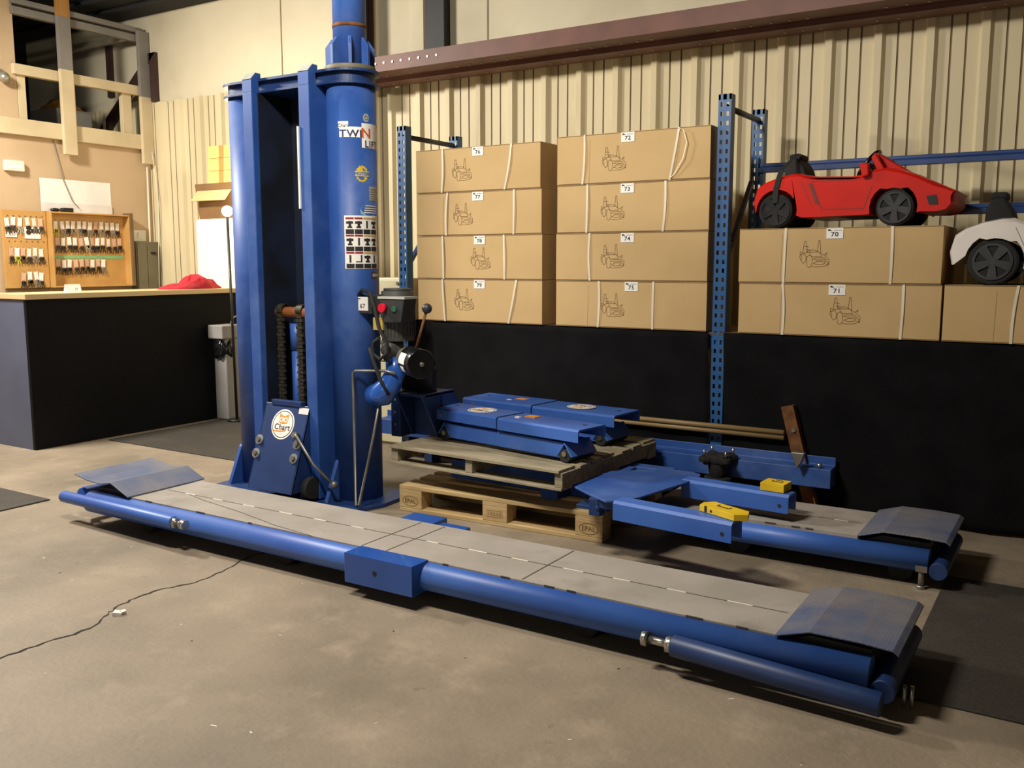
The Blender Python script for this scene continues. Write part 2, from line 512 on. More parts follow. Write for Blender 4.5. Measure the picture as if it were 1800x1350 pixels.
# timber railing of the loft
t = thing('loft_railing', 'cream and grey timber railing frame of the loft on the left wall', 'railing', (WX, 4.5, 2.44))
def rb(n, a, c, m):
    MB().box((a[0], a[1] - 4.5, a[2] - 2.44), (c[0], c[1] - 4.5, c[2] - 2.44)).build(n, m, t, bevel=.004)
rb('base_beam', (-.02, 3.2, 2.44), (.05, 5.96, 2.58), 'creamwood')
rb('middle_rail', (-.02, 4.70, 2.955), (.04, 5.97, 3.045), 'creamwood')
rb('top_rail', (-.02, 4.72, 3.46), (.04, 6.0, 3.525), 'greywood')
rb('top_rail', (-.06, 4.72, 3.545), (.06, 6.0, 3.59), 'greywood')
for (y0, y1) in ((4.745, 4.82), (5.21, 5.29), (5.775, 5.88)):
    rb('stud', (-.05, y0, 2.57), (.0, y1, 2.97), 'creamwood')
for (y0, y1, zb, zs) in ((5.10, 5.225, 2.31, 3.06), (5.925, 6.045, 2.30, 2.94)):
    b = MB()
    b.box((.05, y0 - 4.5, zb - 2.44), (.09, y1 - 4.5, zs - 2.44))
    b.mi = 1
    b.box((.05, y0 - 4.5, zs - 2.44), (.09, y1 - 4.5, (3.52 if y0 < 5.5 else 3.56) - 2.44))  # upper part of the post is grey, lower part cream
    if y0 < 5.5:
        b.mi = 2
        b.box((.05, y0 - 4.5, 3.52 - 2.44), (.09, y1 - 4.5, CZ - .03 - 2.44))
    b.build('post', ['creamwood', 'greywood', 'barewood'], t, bevel=.003)
b = MB()
b.box((-7.94, WY - .03, 2.90), (-7.85, WY + .003, 3.36)); b.prism([(-7.85, 3.36), (-7.95, 3.36), (-8.9, 2.62), (-9.1, 2.46), (-8.85, 2.46)], 'y', WY - .03, WY + .003)
b.box((-8.62, WY - .03, 3.0), (-8.54, WY + .003, 3.5))
struct(b.build('trim_5', 'browncolumn'), 'brown steel knee brace on the back wall behind the loft railing')
# things stored in the loft
tag(MB().box((-8.75, 4.96, 2.46), (-8.6, 5.1, 2.68)).build('white_carton', 'paperblue', bevel=.004), 'small white carton standing in the dark loft behind the railing', 'box')
tag(MB().box((-8.9, 5.35, 2.46), (-8.45, 5.72, 2.80)).build('grey_carton', 'greywood', bevel=.01), 'grey storage box in the loft between the railing posts', 'box')
b = MB()
b.grid(lambda u, v: (-8.85 + .34 * u, 5.40 + .28 * v, 2.802 + (.12 + .06 * noise.noise((u * 4, v * 4, 3))) * math.sin(PI * u) ** .5 * math.sin(PI * v) ** .5), 14, 14)
b.grid(lambda u, v: (-8.85 + .34 * u, 5.40 + .28 * v, 2.801), 2, 2)
tag(b.build('tan_blanket', 'barewood'), 'tan bundle lying on top of the grey storage box in the loft', 'bundle')

# ------------------------------------------------------------------ things on the left wall
b = MB()
b.ball((WX + .06, 4.60, 2.905), .045, 16); b.cyl((WX, 4.60, 2.93), (WX + .05, 4.60, 2.92), .03, seg=14); b.cyl((WX, 4.60, 2.93), (WX + .012, 4.60, 2.93), .05, seg=18)
tag(b.build('security_camera', 'silver'), 'small silver dome camera on the wall beside the loft', 'camera')
t = thing('alarm_sensor', 'white rectangular alarm box on the beige wall below the loft beam', 'sensor', (WX, 4.65, 2.125))
MB().box((0, -.085, 0), (.05, .085, .092)).build('housing', 'whitemetal', t, bevel=.008)
MB().box((.049, -.05, .02), (.053, .05, .05)).build('cover', 'paper', t)
b = MB()
b.grid(lambda u, v: (WX + .006 + .004 * math.sin(u * 5), 4.885 + .71 * u, 1.795 + .295 * v), 10, 6)
b.mi = 1
b.box((WX + .011, 4.885, 1.795), (WX + .013, 5.595, 1.875))
tag(b.build('paper_poster', ['paper', 'paperblue']), 'blank white sheet of paper taped above the key cabinet', 'poster')
t = thing('light_switch', 'white switch plate on the wall right of the key cabinet', 'switch', (WX, 5.87, 1.60))
MB().box((0, -.088, -.055), (.012, .088, .055)).build('plate', 'whitemetal', t, bevel=.003)
MB().cbox((.016, .0, 0), (.012, .02, .06), ry=R(12)).build('rocker', 'paper', t)
t = thing('wall_cupboard', 'olive grey metal cupboard on the wall behind the counter in the left corner', 'cabinet', (WX, 5.77, .2))
MB().box((0, 0, 0), (.10, .265, 1.34)).build('carcass', 'olive', t, bevel=.004)
MB().box((.10, .012, .02), (.112, .118, 1.31)).build('door', 'olive', t, bevel=.003)
MB().box((.10, .126, .02), (.112, .255, 1.31)).build('door', 'olive', t, bevel=.003)
MB().box((.112, .16, 1.22), (.124, .21, 1.24)).build('handle', 'black', t)

# pegboard and key cabinet
def holes(b, y0, y1, zs, x):
    for z in zs:
        k = 0
        y = y0
        while y < y1:
            b.cyl((x, y, z), (x + .006, y, z), .007, seg=8)
            y += .052
t = thing('key_pegboard', 'orange wooden pegboard of keys left of the open key cabinet', 'board', (WX, 4.5, 1.11))
b = MB()
b.box((.02, 0, 0), (.045, .40, .68))
b.mi = 1
holes(b, .05, .39, (.63, .41, .225), .043)
b.build('board', ['peg', 'pegdark'], t, bevel=.003)
b = MB()
b.box((.005, .01, -.05), (.03, .40, .02))
b.build('ledge', 'pegdark', t)
t = thing('key_cabinet', 'open shallow wooden key cabinet hung on the wall behind the counter', 'cabinet', (WX, 4.905, 1.11))
b = MB()
b.box((0, 0, 0), (.02, .81, .68))
b.mi = 1
b.box((.0195, .03, .262), (.0225, .78, .29))
b.build('back_panel', ['peg', 'greytape'], t)
b = MB()
for (a, c) in (((.0, 0, 0), (.11, .014, .68)), ((.0, .796, 0), (.11, .81, .68)), ((.0, .014, .666), (.11, .796, .68)), ((.0, .014, 0), (.11, .796, .014))):
    b.box(a, c)
b.build('frame', 'peg', t, bevel=.002)
b = MB()
b.box((.112, .80, 0), (.13, .812, .70)); b.box((.0, .811, .0), (.13, .83, .70))
b.build('door', 'pegdark', t, bevel=.003)
MB().box((.02, .15, .68), (.09, .24, .72)).build('latch', 'black', t, bevel=.004)
b = MB()
b.ball((WX + .05, 4.99, 1.8085), .03, 12, (1, 1.6, .6))
tag(b.build('padlock', 'blackplastic'), 'small black padlock lying on top of the key cabinet', 'padlock')
def key_proto(name, tagm, keym, fat=1.0):
    """a tag with a bunch of keys under it: two meshes, shared by its copies"""
    b = MB()
    b.box((0, -.019, -.075), (.003, .019, 0))
    b.mi = 1
    b.ring((.0015, 0, .006), (1, 0, 0), .006, .008, .002, 12)
    t_ = b.build(name, [tagm, 'keysilver'], bevel=.002)
    b = MB()
    for a in (-18, 6, 24):
        m = Matrix.Translation((.004 + .003 * (a > 0), 0, -.070)) @ Matrix.Rotation(R(a), 4, 'X')
        b.box((0, -.012 * fat, -.034), (.003, .012 * fat, -.008), m)
        b.box((0, -.004, -.072), (.0025, .004, -.034), m)
    b.ring((.002, 0, -.078), (1, 0, 0), .010, .0125, .002, 14)
    k_ = b.build('keys', keym, t_)
    return t_
protos = [key_proto('key_tag', 'tag', 'key', 1.3), key_proto('key_tag', 'tag', 'keysilver'), key_proto('key_tag', 'tagpink', 'key'), key_proto('key_tag', 'tag', 'keyyellow', 1.5)]
used = [False] * 4
def hang(kind, y, z, x, label, group):
    p = protos[kind]
    if not used[kind]:
        used[kind] = True
        o = p
    else:
        o = p.copy()
        COL.objects.link(o)
        for ch in list(p.children):
            c = ch.copy()
            COL.objects.link(c)
            c.parent = o
    o.location = (x, y, z)
    o.rotation_euler = (R(rng.uniform(-7, 7)), 0, R(rng.uniform(-10, 10)))
    tag(o, label, 'key', group)
KC = WX + .026
word = ['white tag with dark keys', 'white tag with silver keys', 'faded pink tag with keys', 'white tag with yellow fob']
def row(y0, y1, n, z, x, kinds, where, group):
    for k in range(n):
        kd = kinds[k % len(kinds)]
        hang(kd, y0 + (y1 - y0) * k / max(1, n - 1), z + rng.uniform(-.006, .006), x, word[kd] + ' ' + where, group)
row(5.0, 5.63, 12, 1.715, KC, [3, 1, 0, 1, 1, 0, 1, 2, 1, 0, 1, 0], 'in the top row of the key cabinet', 'keys in the top row of the cabinet')
row(5.005, 5.64, 12, 1.565, KC, [2, 0, 0, 0, 2, 1, 2, 0, 0, 0, 2, 2], 'in the middle row of the key cabinet', 'keys in the middle row of the cabinet')
row(5.0, 5.46, 9, 1.365, KC, [2, 0, 0, 2, 2, 2, 0, 2, 1], 'in the bottom row of the key cabinet', 'keys in the bottom row of the cabinet')
PB = WX + .049
row(4.535, 4.84, 6, 1.725, PB, [0, 0, 1, 0, 1, 2], 'in the top row of the pegboard', 'keys in the top row of the pegboard')
row(4.56, 4.83, 6, 1.46, PB, [2, 3, 2, 0, 1, 0], 'in the middle row of the pegboard', 'keys in the middle row of the pegboard')
row(4.66, 4.82, 4, 1.25, PB, [2, 0, 1, 0], 'in the bottom row of the pegboard', 'keys in the bottom row of the pegboard')
b = MB()
b.box((0, 0, 0), (.003, .145, .10))
b.mi = 1
b.cyl((.003, .035, .055), (.006, .035, .055), .022, seg=14)
b.box((.003, .06, .05), (.006, .13, .085))
o = tag(b.build('key_card', ['paper', 'key']), 'white card with a round fob pinned to the top of the pegboard', 'card')
o.location = (PB, 4.69, 1.545)
b = MB()
b.box((0, 0, 0), (.003, .10, .045))
b.mi = 1
for k in range(3):
    b.box((.003, .012, .01 + k * .012), (.0035, .088, .013 + k * .012))
o = tag(b.build('paper_note', ['paper', 'greywood']), 'small white paper note on the left side of the pegboard', 'note')
o.location = (PB, 4.52, 1.555)

# ------------------------------------------------------------------ counter and what stands on and by it
t = thing('reception_counter', 'black panelled reception counter with pale wooden top below the key cabinet', 'counter', (-6.32, 3.68, 0))
MB().box((-.03, .0, .0), (0, 1.90, 1.075)).build('front_panel', 'counterblack', t, bevel=.002)
MB().box((-1.2, -.0, 0), (-.03, .03, 1.075)).build('side_panel', 'countergrey', t, bevel=.002)
MB().box((-.42, -.01, 1.075), (.012, 1.90, 1.115)).build('top', 'countertop', t, bevel=.004)
MB().box((-1.2, .03, .72), (-.42, 1.90, .75)).build('worktop', 'countertop', t)
MB().box((-.45, .03, .1), (-.42, 1.90, 1.075)).build('inner_panel', 'counterblack', t)
t = thing('number_card', 'small white folded card numbered 17 standing on the counter top', 'card', (-6.40, 4.09, 1.115))
b = MB()
b.prism([(-.02, 0), (.02, 0), (.002, .06), (-.002, .06)], 'y', -.06, .06)
b.build('card', 'paper', t)
b = MB()
b.mesh(text('17'), Matrix.Translation((.0145, .02, .022)) @ Matrix.Rotation(R(90), 4, 'Z') @ Matrix.Rotation(R(75), 4, 'X') @ Matrix.Scale(.026, 4))
b.build('number', 'print', t)
b = MB()
def jk(u, v):
    a = 2 * PI * u
    r = 1 - .18 * noise.noise((math.cos(a) * 1.6, math.sin(a) * 1.6, 1.2))
    s = math.sin(v * PI / 2)
    rr = math.cos(v * PI / 2) ** .6 * r
    x, y = .13 * rr * math.cos(a), .30 * rr * math.sin(a)
    rg = lambda f, o: 1 - 2.2 * abs(noise.noise((x * f + o, y * f * .8, o)))
    hump = .42 + .75 * math.exp(-((y - .05) / .10) ** 2) + .35 * math.exp(-((y - .2) / .05) ** 2)
    z = .085 * s * hump * (.62 + .5 * rg(11, 2) + .28 * rg(23, 5))
    x += .018 * noise.noise((x * 18, y * 15, 9))
    return (x, y, max(0, z))
b.sm = True
b.grid(jk, 64, 22)
o = tag(b.build('jacket', 'redcloth'), 'crumpled red jacket lying on the counter top', 'jacket')
o.location = (-6.45, 5.19, 1.116)
sb = o.modifiers.new('soft', 'SUBSURF'); sb.levels = 1; sb.render_levels = 1
t = thing('litter_bin', 'tall grey bin with a white top and black bag against the counter', 'bin', (-6.20, 5.33, .0085))
MB().box((-.075, -.07, 0), (.075, .08, .70)).build('body', 'binglossy', t, bevel=.012)
MB().box((-.09, -.115, .69), (.09, .10, .805)).build('lid', 'binglossy', t, bevel=.01)
b = MB()
b.sm = True
def bg(u, v):
    a, e = 2 * PI * u, PI * (v - .5)
    d = (math.cos(e) * math.cos(a), math.cos(e) * math.sin(a), math.sin(e))
    r = 1 + .30 * noise.noise((d[0] * 2.2, d[1] * 2.2, d[2] * 2.2 + 4)) + .12 * noise.noise((d[0] * 6, d[1] * 6, d[2] * 6))
    return (.012 + .085 * r * d[0], -.03 + .085 * r * d[1], .615 + .105 * r * d[2])
b.grid(bg, 40, 20)
b.build('bag', 'bag', t)
MB().tube([(.06, 0, .80), (.05, .03, .85), (.04, .07, .87), (.04, .1, .875)], .006, 8).build('handle', 'steel', t)
t = thing('floor_lamp', 'thin black floor lamp with round white globe beside the blue lift column', 'lamp', (-6.045, 5.28, .0085))
MB().cyl((0, 0, 0), (0, 0, .015), .08, seg=28).build('base', 'black', t)
MB().cyl((0, 0, .015), (-.02, 0, 1.70), .011, seg=12).build('pole', 'black', t)
MB().ball((-.02, 0, 1.745), .045, 20).build('globe', 'globe', t)
t = thing('white_locker', 'tall white locker in the corner behind the counter with cartons on top', 'locker', (-6.86, 5.62, 0))
MB().box((0, 0, 0), (.55, .38, 1.72)).build('carcass', 'whitemetal', t, bevel=.006)
MB().box((.01, -.018, .05), (.54, 0, 1.70)).build('door', 'whitemetal', t, bevel=.004)
MB().box((.05, -.035, .9), (.065, -.018, 1.05)).build('handle', 'steel', t)
t = thing('brown_carton', 'brown carton on top of the white locker, lowest of its stack', 'box', (-6.86, 5.63, 1.72))
b = MB(); b.prism([(.03, 0), (.5, 0), (.48, .31), (-.02, .31)], 'y', 0, .35); b.build('carton', 'carddark', t, bevel=.004)
MB().cbox((.25, -.05, .20), (.44, .006, .12), rx=R(-40)).build('flap', 'cardboard', t)
for k in range(3):
    t = thing('yellow_carton', ['yellow carton resting directly on the brown carton', 'middle yellow carton of three on top of the brown carton', 'topmost yellow carton of the stack above the white locker'][k], 'box', (-6.705 + .006 * k, 5.64, 2.03 + .108 * k), 0, 'yellow cartons above the white locker')
    MB().box((0, 0, 0), (.34, .30, .105)).build('carton', 'yellowcard', t, bevel=.003)
    MB().box((.14, -.002, .0), (.20, 0, .105)).build('tape', 'barewood', t)

# ------------------------------------------------------------------ rubber mats, scrap
def rmat(a, c, label):
    o = tag(MB().box((a[0], a[1], 0), (c[0], c[1], .008)).build('rubber_mat', 'matrubber', bevel=.003), label, 'mat')
rmat((-6.22, 4.19), (-4.66, 5.9), 'dark rubber mat on the floor in front of the black counter')
rmat((-7.0, 1.2), (-4.905, 2.92), 'small dark rubber mat on the floor at the left edge of the frame')
rmat((-.435, 2.925), (1.4, 4.20), 'dark rubber mat on the floor at the right ends of the runways')
b = MB()
b.cbox((0, 0, .006), (.035, .03, .012), rz=.6, ry=.1)
b.cbox((.012, .012, .008), (.02, .014, .014), rz=1.4, rx=.3)
o = tag(b.build('paper_scrap', 'paperblue'), 'crumpled scrap of pale paper on the floor beside the crack', 'scrap')
o.location = (-3.06, 2.06, 0)

# ------------------------------------------------------------------ racks, shelf, drapes, boxes
def upright(x, label, d=.6, h=2.243):
    t = thing('rack_upright', label, 'rack', (x, 5.0, 0))
    for (n, y) in (('front_post', 0), ('rear_post', d)):
        b = MB()
        w = .036
        for s in (-1, 1):
            b.box((s * w - .0015, y, 0), (s * w + .0015, y + .06, h))
        for (a, c) in ((-w, -.024), (-.010, .010), (.024, w)):
            b.box((a, y - .002, 0), (c, y, h))
        z = .0
        while z < h:
            b.box((-.024, y - .0018, z), (-.010, y, z + .026))
            b.box((.010, y - .0018, z), (.024, y, z + .026))
            z += .05
        b.box((-w, y - .002, h - .03), (w, y + .06, h))
        b.build(n, 'rackblue', t)
    b = MB(); b.cyl((0, .03, h - .065), (0, d, h - .065), .017, seg=10); b.build('top_brace', 'boxgrey', t)
    b = MB(); b.box((-.012, .04, -.012), (.012, .75, .012), Matrix.Translation((0, 0, 1.25)) @ Matrix.Rotation(R(48), 4, 'X')); b.build('diagonal_brace', 'boxgrey' if x > -3 else 'rackbeam', t)
    b = MB(); b.box((-.012, .04, -.012), (.012, .75, .012), Matrix.Translation((0, 0, .2)) @ Matrix.Rotation(R(48), 4, 'X')); b.build('diagonal_brace', 'rackbeam', t)
    MB().box((-.06, -.02, 0), (.06, .1, .006)).build('foot_plate', 'rackblue', t)
upright(-4.005, 'blue perforated rack upright behind the lift, left of the carton stacks')
upright(-1.757, 'blue perforated rack upright standing between the two middle carton bays')
upright(.62, 'blue perforated rack upright at the far end of the right carton bay')
for (z, l) in ((1.868, 'upper blue rear rack beam behind the red toy car'), (1.592, 'lower blue rear rack beam behind the toy cars')):
    t = thing('rack_beam', l, 'beam', (-1.75, 5.58, z))
    b = MB()
    b.prism([(0, 0), (.04, 0), (.04, .056), (.02, .056), (.02, .038), (0, .03)], 'x', .0, 2.34)
    b.build('box_section', 'rackbeam', t, bevel=.003)
    for x in (.0, 2.332):
        MB().box((x, -.004, -.05), (x + .008, .05, .09)).build('end_plate', 'rackblue', t)
t = thing('rack_shelf', 'chipboard shelf under the cartons with the black cloths hung from its front', 'shelf', (-3.96, 5.0, .85))
MB().box((0, 0, .075), (4.5, .6, .095)).build('board', 'carddark', t)
MB().box((0, .01, 0), (4.5, .05, .075)).build('front_beam', 'rackbeam', t)
MB().box((0, .55, 0), (4.5, .59, .075)).build('rear_beam', 'rackbeam', t)
def drape(x0, x1, label, seed):
    b = MB()
    b.sm = True
    n = int((x1 - x0) / .025)
    def fn(u, v):
        x = x0 + (x1 - x0) * u
        dn = 1 - v
        w = noise.noise((x * 2.3 + seed, dn * .7, seed)) * .030 + noise.noise((x * 7 + seed, dn * 1.1, 2)) * .020
        return (x + .01 * math.sin(dn * 3 + x * 4), 4.982 + (.25 + .75 * dn) * w - .006 * dn, .015 + .93 * v + (.006 * noise.noise((x * 3, 1, 1)) if v > .9 else 0))
    b.grid(fn, n, 24)
    o = tag(b.build('drape', 'drape'), label, 'cloth')
    s = o.modifiers.new('thick', 'SOLIDIFY'); s.thickness = .002
drape(-3.955, -1.80, 'black cloth hanging from the shelf behind the jacks and pallets', 3.0)
drape(-1.715, .62, 'black cloth hanging from the right shelf below cartons 70 and 71', 8.0)

SK = [[(0.02, .62), (.10, .56), (.30, .60), (.62, .60), (.86, .46), (.98, .34), (.97, .16), (.80, .10), (.55, .08), (.40, .10)],
      [(.02, .62), (.0, .40), (.06, .30)], [(.06, .30), (.05, .50), (.16, .55), (.22, .42), (.20, .26), (.12, .20), (.06, .30)],
      [(.24, .30), (.24, .44), (.34, .50), (.42, .40), (.42, .16), (.34, .06), (.26, .10), (.24, .30)],
      [(.30, .60), (.40, .44), (.74, .44), (.66, .60)], [(.42, .36), (.60, .32), (.92, .34)], [(.46, .20), (.62, .16), (.80, .18), (.78, .28), (.60, .28), (.46, .20)],
      [(.10, .56), (.14, .96), (.20, .98), (.26, .60)], [(.14, .80), (.30, .78)], [(.16, .70), (.34, .68)],
      [(.58, .60), (.62, 1.0), (.66, 1.0), (.70, .58)], [(.82, .50), (.90, .58), (.88, .48)], [(.84, .30), (.96, .24), (.94, .16), (.84, .20), (.84, .30)],
      [(.02, .50), (.08, .52)], [(.20, .62), (.44, .68), (.62, .62)], [(.48, .40), (.86, .40)]]
def carton(num, x0, x1, zb, zt, s1, s2, lx, dx, dz, label, depth=.36, yf=4.97, loop=False, group=None):
    cx = (x0 + x1) / 2
    w = (x1 - x0) / 2
    h = zt - zb
    t = thing('carton', label, 'box', (cx, yf, zb), 0, group)
    b = MB()
    b.box((-w, 0, .0005), (w, depth, h - .0005))
    b.mi = 1
    b.ribbon([(-w + .002, -.0006, .004), (w - .002, -.0006, .004)], .004, (0, 1, 0))
    b.ribbon([(-w + .002, -.0006, h - .004), (w - .002, -.0006, h - .004)], .003, (0, 1, 0))
    b.ribbon([(-w * .55, -.0006, .004), (-w * .55 + .004, -.0006, h * .9)], .0012, (0, 1, 0))
    if dz is not None:
        b.mi = 2
        rr = random.Random(num)
        for pl in SK:
            pts = [(dx - cx + (p[0] - .5) * .155, -.0012, dz - zb + (p[1] - .5) * .15) for p in pl]
            b.ribbon(pts, .0022, (0, 1, 0))
    b.build('body', ['cardboard', 'carddark', 'ink'], t)
    for i, s in enumerate((s1, s2)):
        if not s:
            continue
        b = MB()
        wv = random.Random(num * 3 + i).choice((-.006, .008, .003, 0))
        def sp(k):
            f = k / 10
            return (s[0] + (s[1] - s[0]) * f - cx + wv * math.sin(f * PI), -.004 - .004 * math.sin(f * PI), h - h * f)
        pts = [sp(k) for k in range(11)]
        for p, q in zip(pts, pts[1:]):
            b.quad((p[0] - .0065, p[1], p[2]), (p[0] + .0065, p[1], p[2]), (q[0] + .0065, q[1], q[2]), (q[0] - .0065, q[1], q[2]))
        b.quad((pts[0][0] - .0065, -.004, h), (pts[0][0] + .0065, -.004, h), (pts[0][0] + .0065, depth, h + .001), (pts[0][0] - .0065, depth, h + .001))
        if loop and i == 1:
            lp = [(s[0] - cx - .02, -.004, h + .003), (s[0] - cx + .03, -.02, h - .02), (s[0] - cx + .05, -.02, h * .7), (s[0] - cx + .03, -.02, h * .4), (s[1] - cx + .03, -.012, h * .12), (s[1] - cx, -.006, .01)]
            for p, q in zip(lp, lp[1:]):
                b.quad((p[0], p[1], p[2]), (p[0] + .006, p[1] - .002, p[2]), (q[0] + .006, q[1] - .002, q[2]), (q[0], q[1], q[2]))
        b.build('strap', 'strap', t, recalc=False)
    if lx is not None:
        b = MB()
        b.box((lx - cx - .042, -.003, h - .058), (lx - cx + .042, -.0006, h - .004))
        b.mi = 1
        b.prism([(lx - cx - .034, h - .010), (lx - cx - .026, h - .010), (lx - cx - .012, h - .019), (lx - cx - .034, h - .019)], 'y', -.0036, -.003)
        b.box((lx - cx - .006, -.0036, h - .0165), (lx - cx + .034, -.003, h - .0145))
        b.mesh(text(str(num), .02), stand(lx - cx, -.0036, h - .037, .032, 1.15))
        b.build('number_label', ['paper', 'print'], t)
    return t
def nb(n, where):
    return 'carton with label numbered %d, %s' % (n, where)
Z = .948
g1, g2, g3 = 'cartons in the left stack', 'cartons in the middle stack', 'cartons in the right bay'
carton(79, -3.855, -2.887, Z, Z + .277, (-3.651, -3.631), (-3.073, -3.133), -3.355, -3.477, 1.088, nb(79, 'lowest of the left stack'), group=g1)
carton(78, -3.860, -2.888, Z + .279, Z + .560, (-3.647, -3.641), (-3.167, -3.163), -3.353, -3.345, 1.355, nb(78, 'second from the bottom of the left stack'), group=g1)
carton(77, -3.860, -2.893, Z + .562, Z + .838, (-3.603, -3.615), (-3.091, -3.095), -3.365, -3.481, 1.639, nb(77, 'second from the top of the left stack'), group=g1)
carton(76, -3.860, -2.903, Z + .840, Z + 1.119, (-3.641, -3.649), (-3.111, -3.162), -3.363, -3.488, 1.921, nb(76, 'topmost of the left stack'), group=g1)
carton(75, -2.786, -1.820, Z, Z + .276, (-2.494, -2.498), (-2.142, -2.144), -2.282, -2.401, 1.077, nb(75, 'lowest of the middle stack'), group=g2)
carton(74, -2.788, -1.822, Z + .278, Z + .560, (-2.558, -2.555), None, -2.312, -2.406, 1.365, nb(74, 'second from the bottom of the middle stack, with one strap'), group=g2)
carton(73, -2.782, -1.820, Z + .562, Z + .845, (-2.577, -2.581), (-2.081, -2.092), -2.317, -2.410, 1.646, nb(73, 'second from the top of the middle stack'), group=g2)
carton(72, -2.784, -1.822, Z + .847, Z + 1.134, (-2.599, -2.611), (-2.006, -2.057), -2.319, -2.404, 1.930, nb(72, 'topmost of the middle stack with a loose strap'), loop=True, group=g2)
carton(71, -1.635, -.618, Z, Z + .275, (-1.398, -1.391), (-.793, -.797), -1.115, -1.069, 1.080, nb(71, 'under carton 70 right of the blue upright'), depth=.5, group=g3)
carton(70, -1.641, -.625, Z + .277, Z + .566, (-1.391, -1.395), (-.86, -.858), -1.139, -1.237, 1.373, nb(70, 'directly under the red toy car'), depth=.5, group=g3)
carton(80, -.606, .40, Z, Z + .277, (-.287, -.304), (.2, .19), None, 0, None, 'cardboard carton without label directly under the white toy car', depth=.5, group=g3)
t = thing('small_carton', 'small dark brown carton in shadow behind the left carton stack', 'box', (-4.0, 5.38, Z))
MB().box((-.12, 0, 0), (.12, .2, .27)).build('body', 'carddark', t, bevel=.003)
MB().box((-.02, -.001, 0), (.02, .0, .27)).build('tape', 'barewood', t)

# beige filing cabinet behind the lift
t = thing('filing_cabinet', 'cream metal filing cabinet standing behind the lift power unit', 'cabinet', (-4.62, 5.2, 0))
MB().box((0, .02, 0), (.46, .60, 1.222)).build('carcass', 'creammetal', t, bevel=.004)
for k in range(4):
    d = MB().box((.008, 0, .02 + k * .30), (.452, .02, .31 + k * .30)).build('drawer', 'creammetal', t, bevel=.003)
    MB().box((.15, -.012, .15 + k * .30), (.29, 0, .17 + k * .30)).build('handle', 'steel', d)
MB().cyl((.40, -.006, 1.185), (.40, .0, 1.185), .012, seg=12).build('lock', 'steel', t)

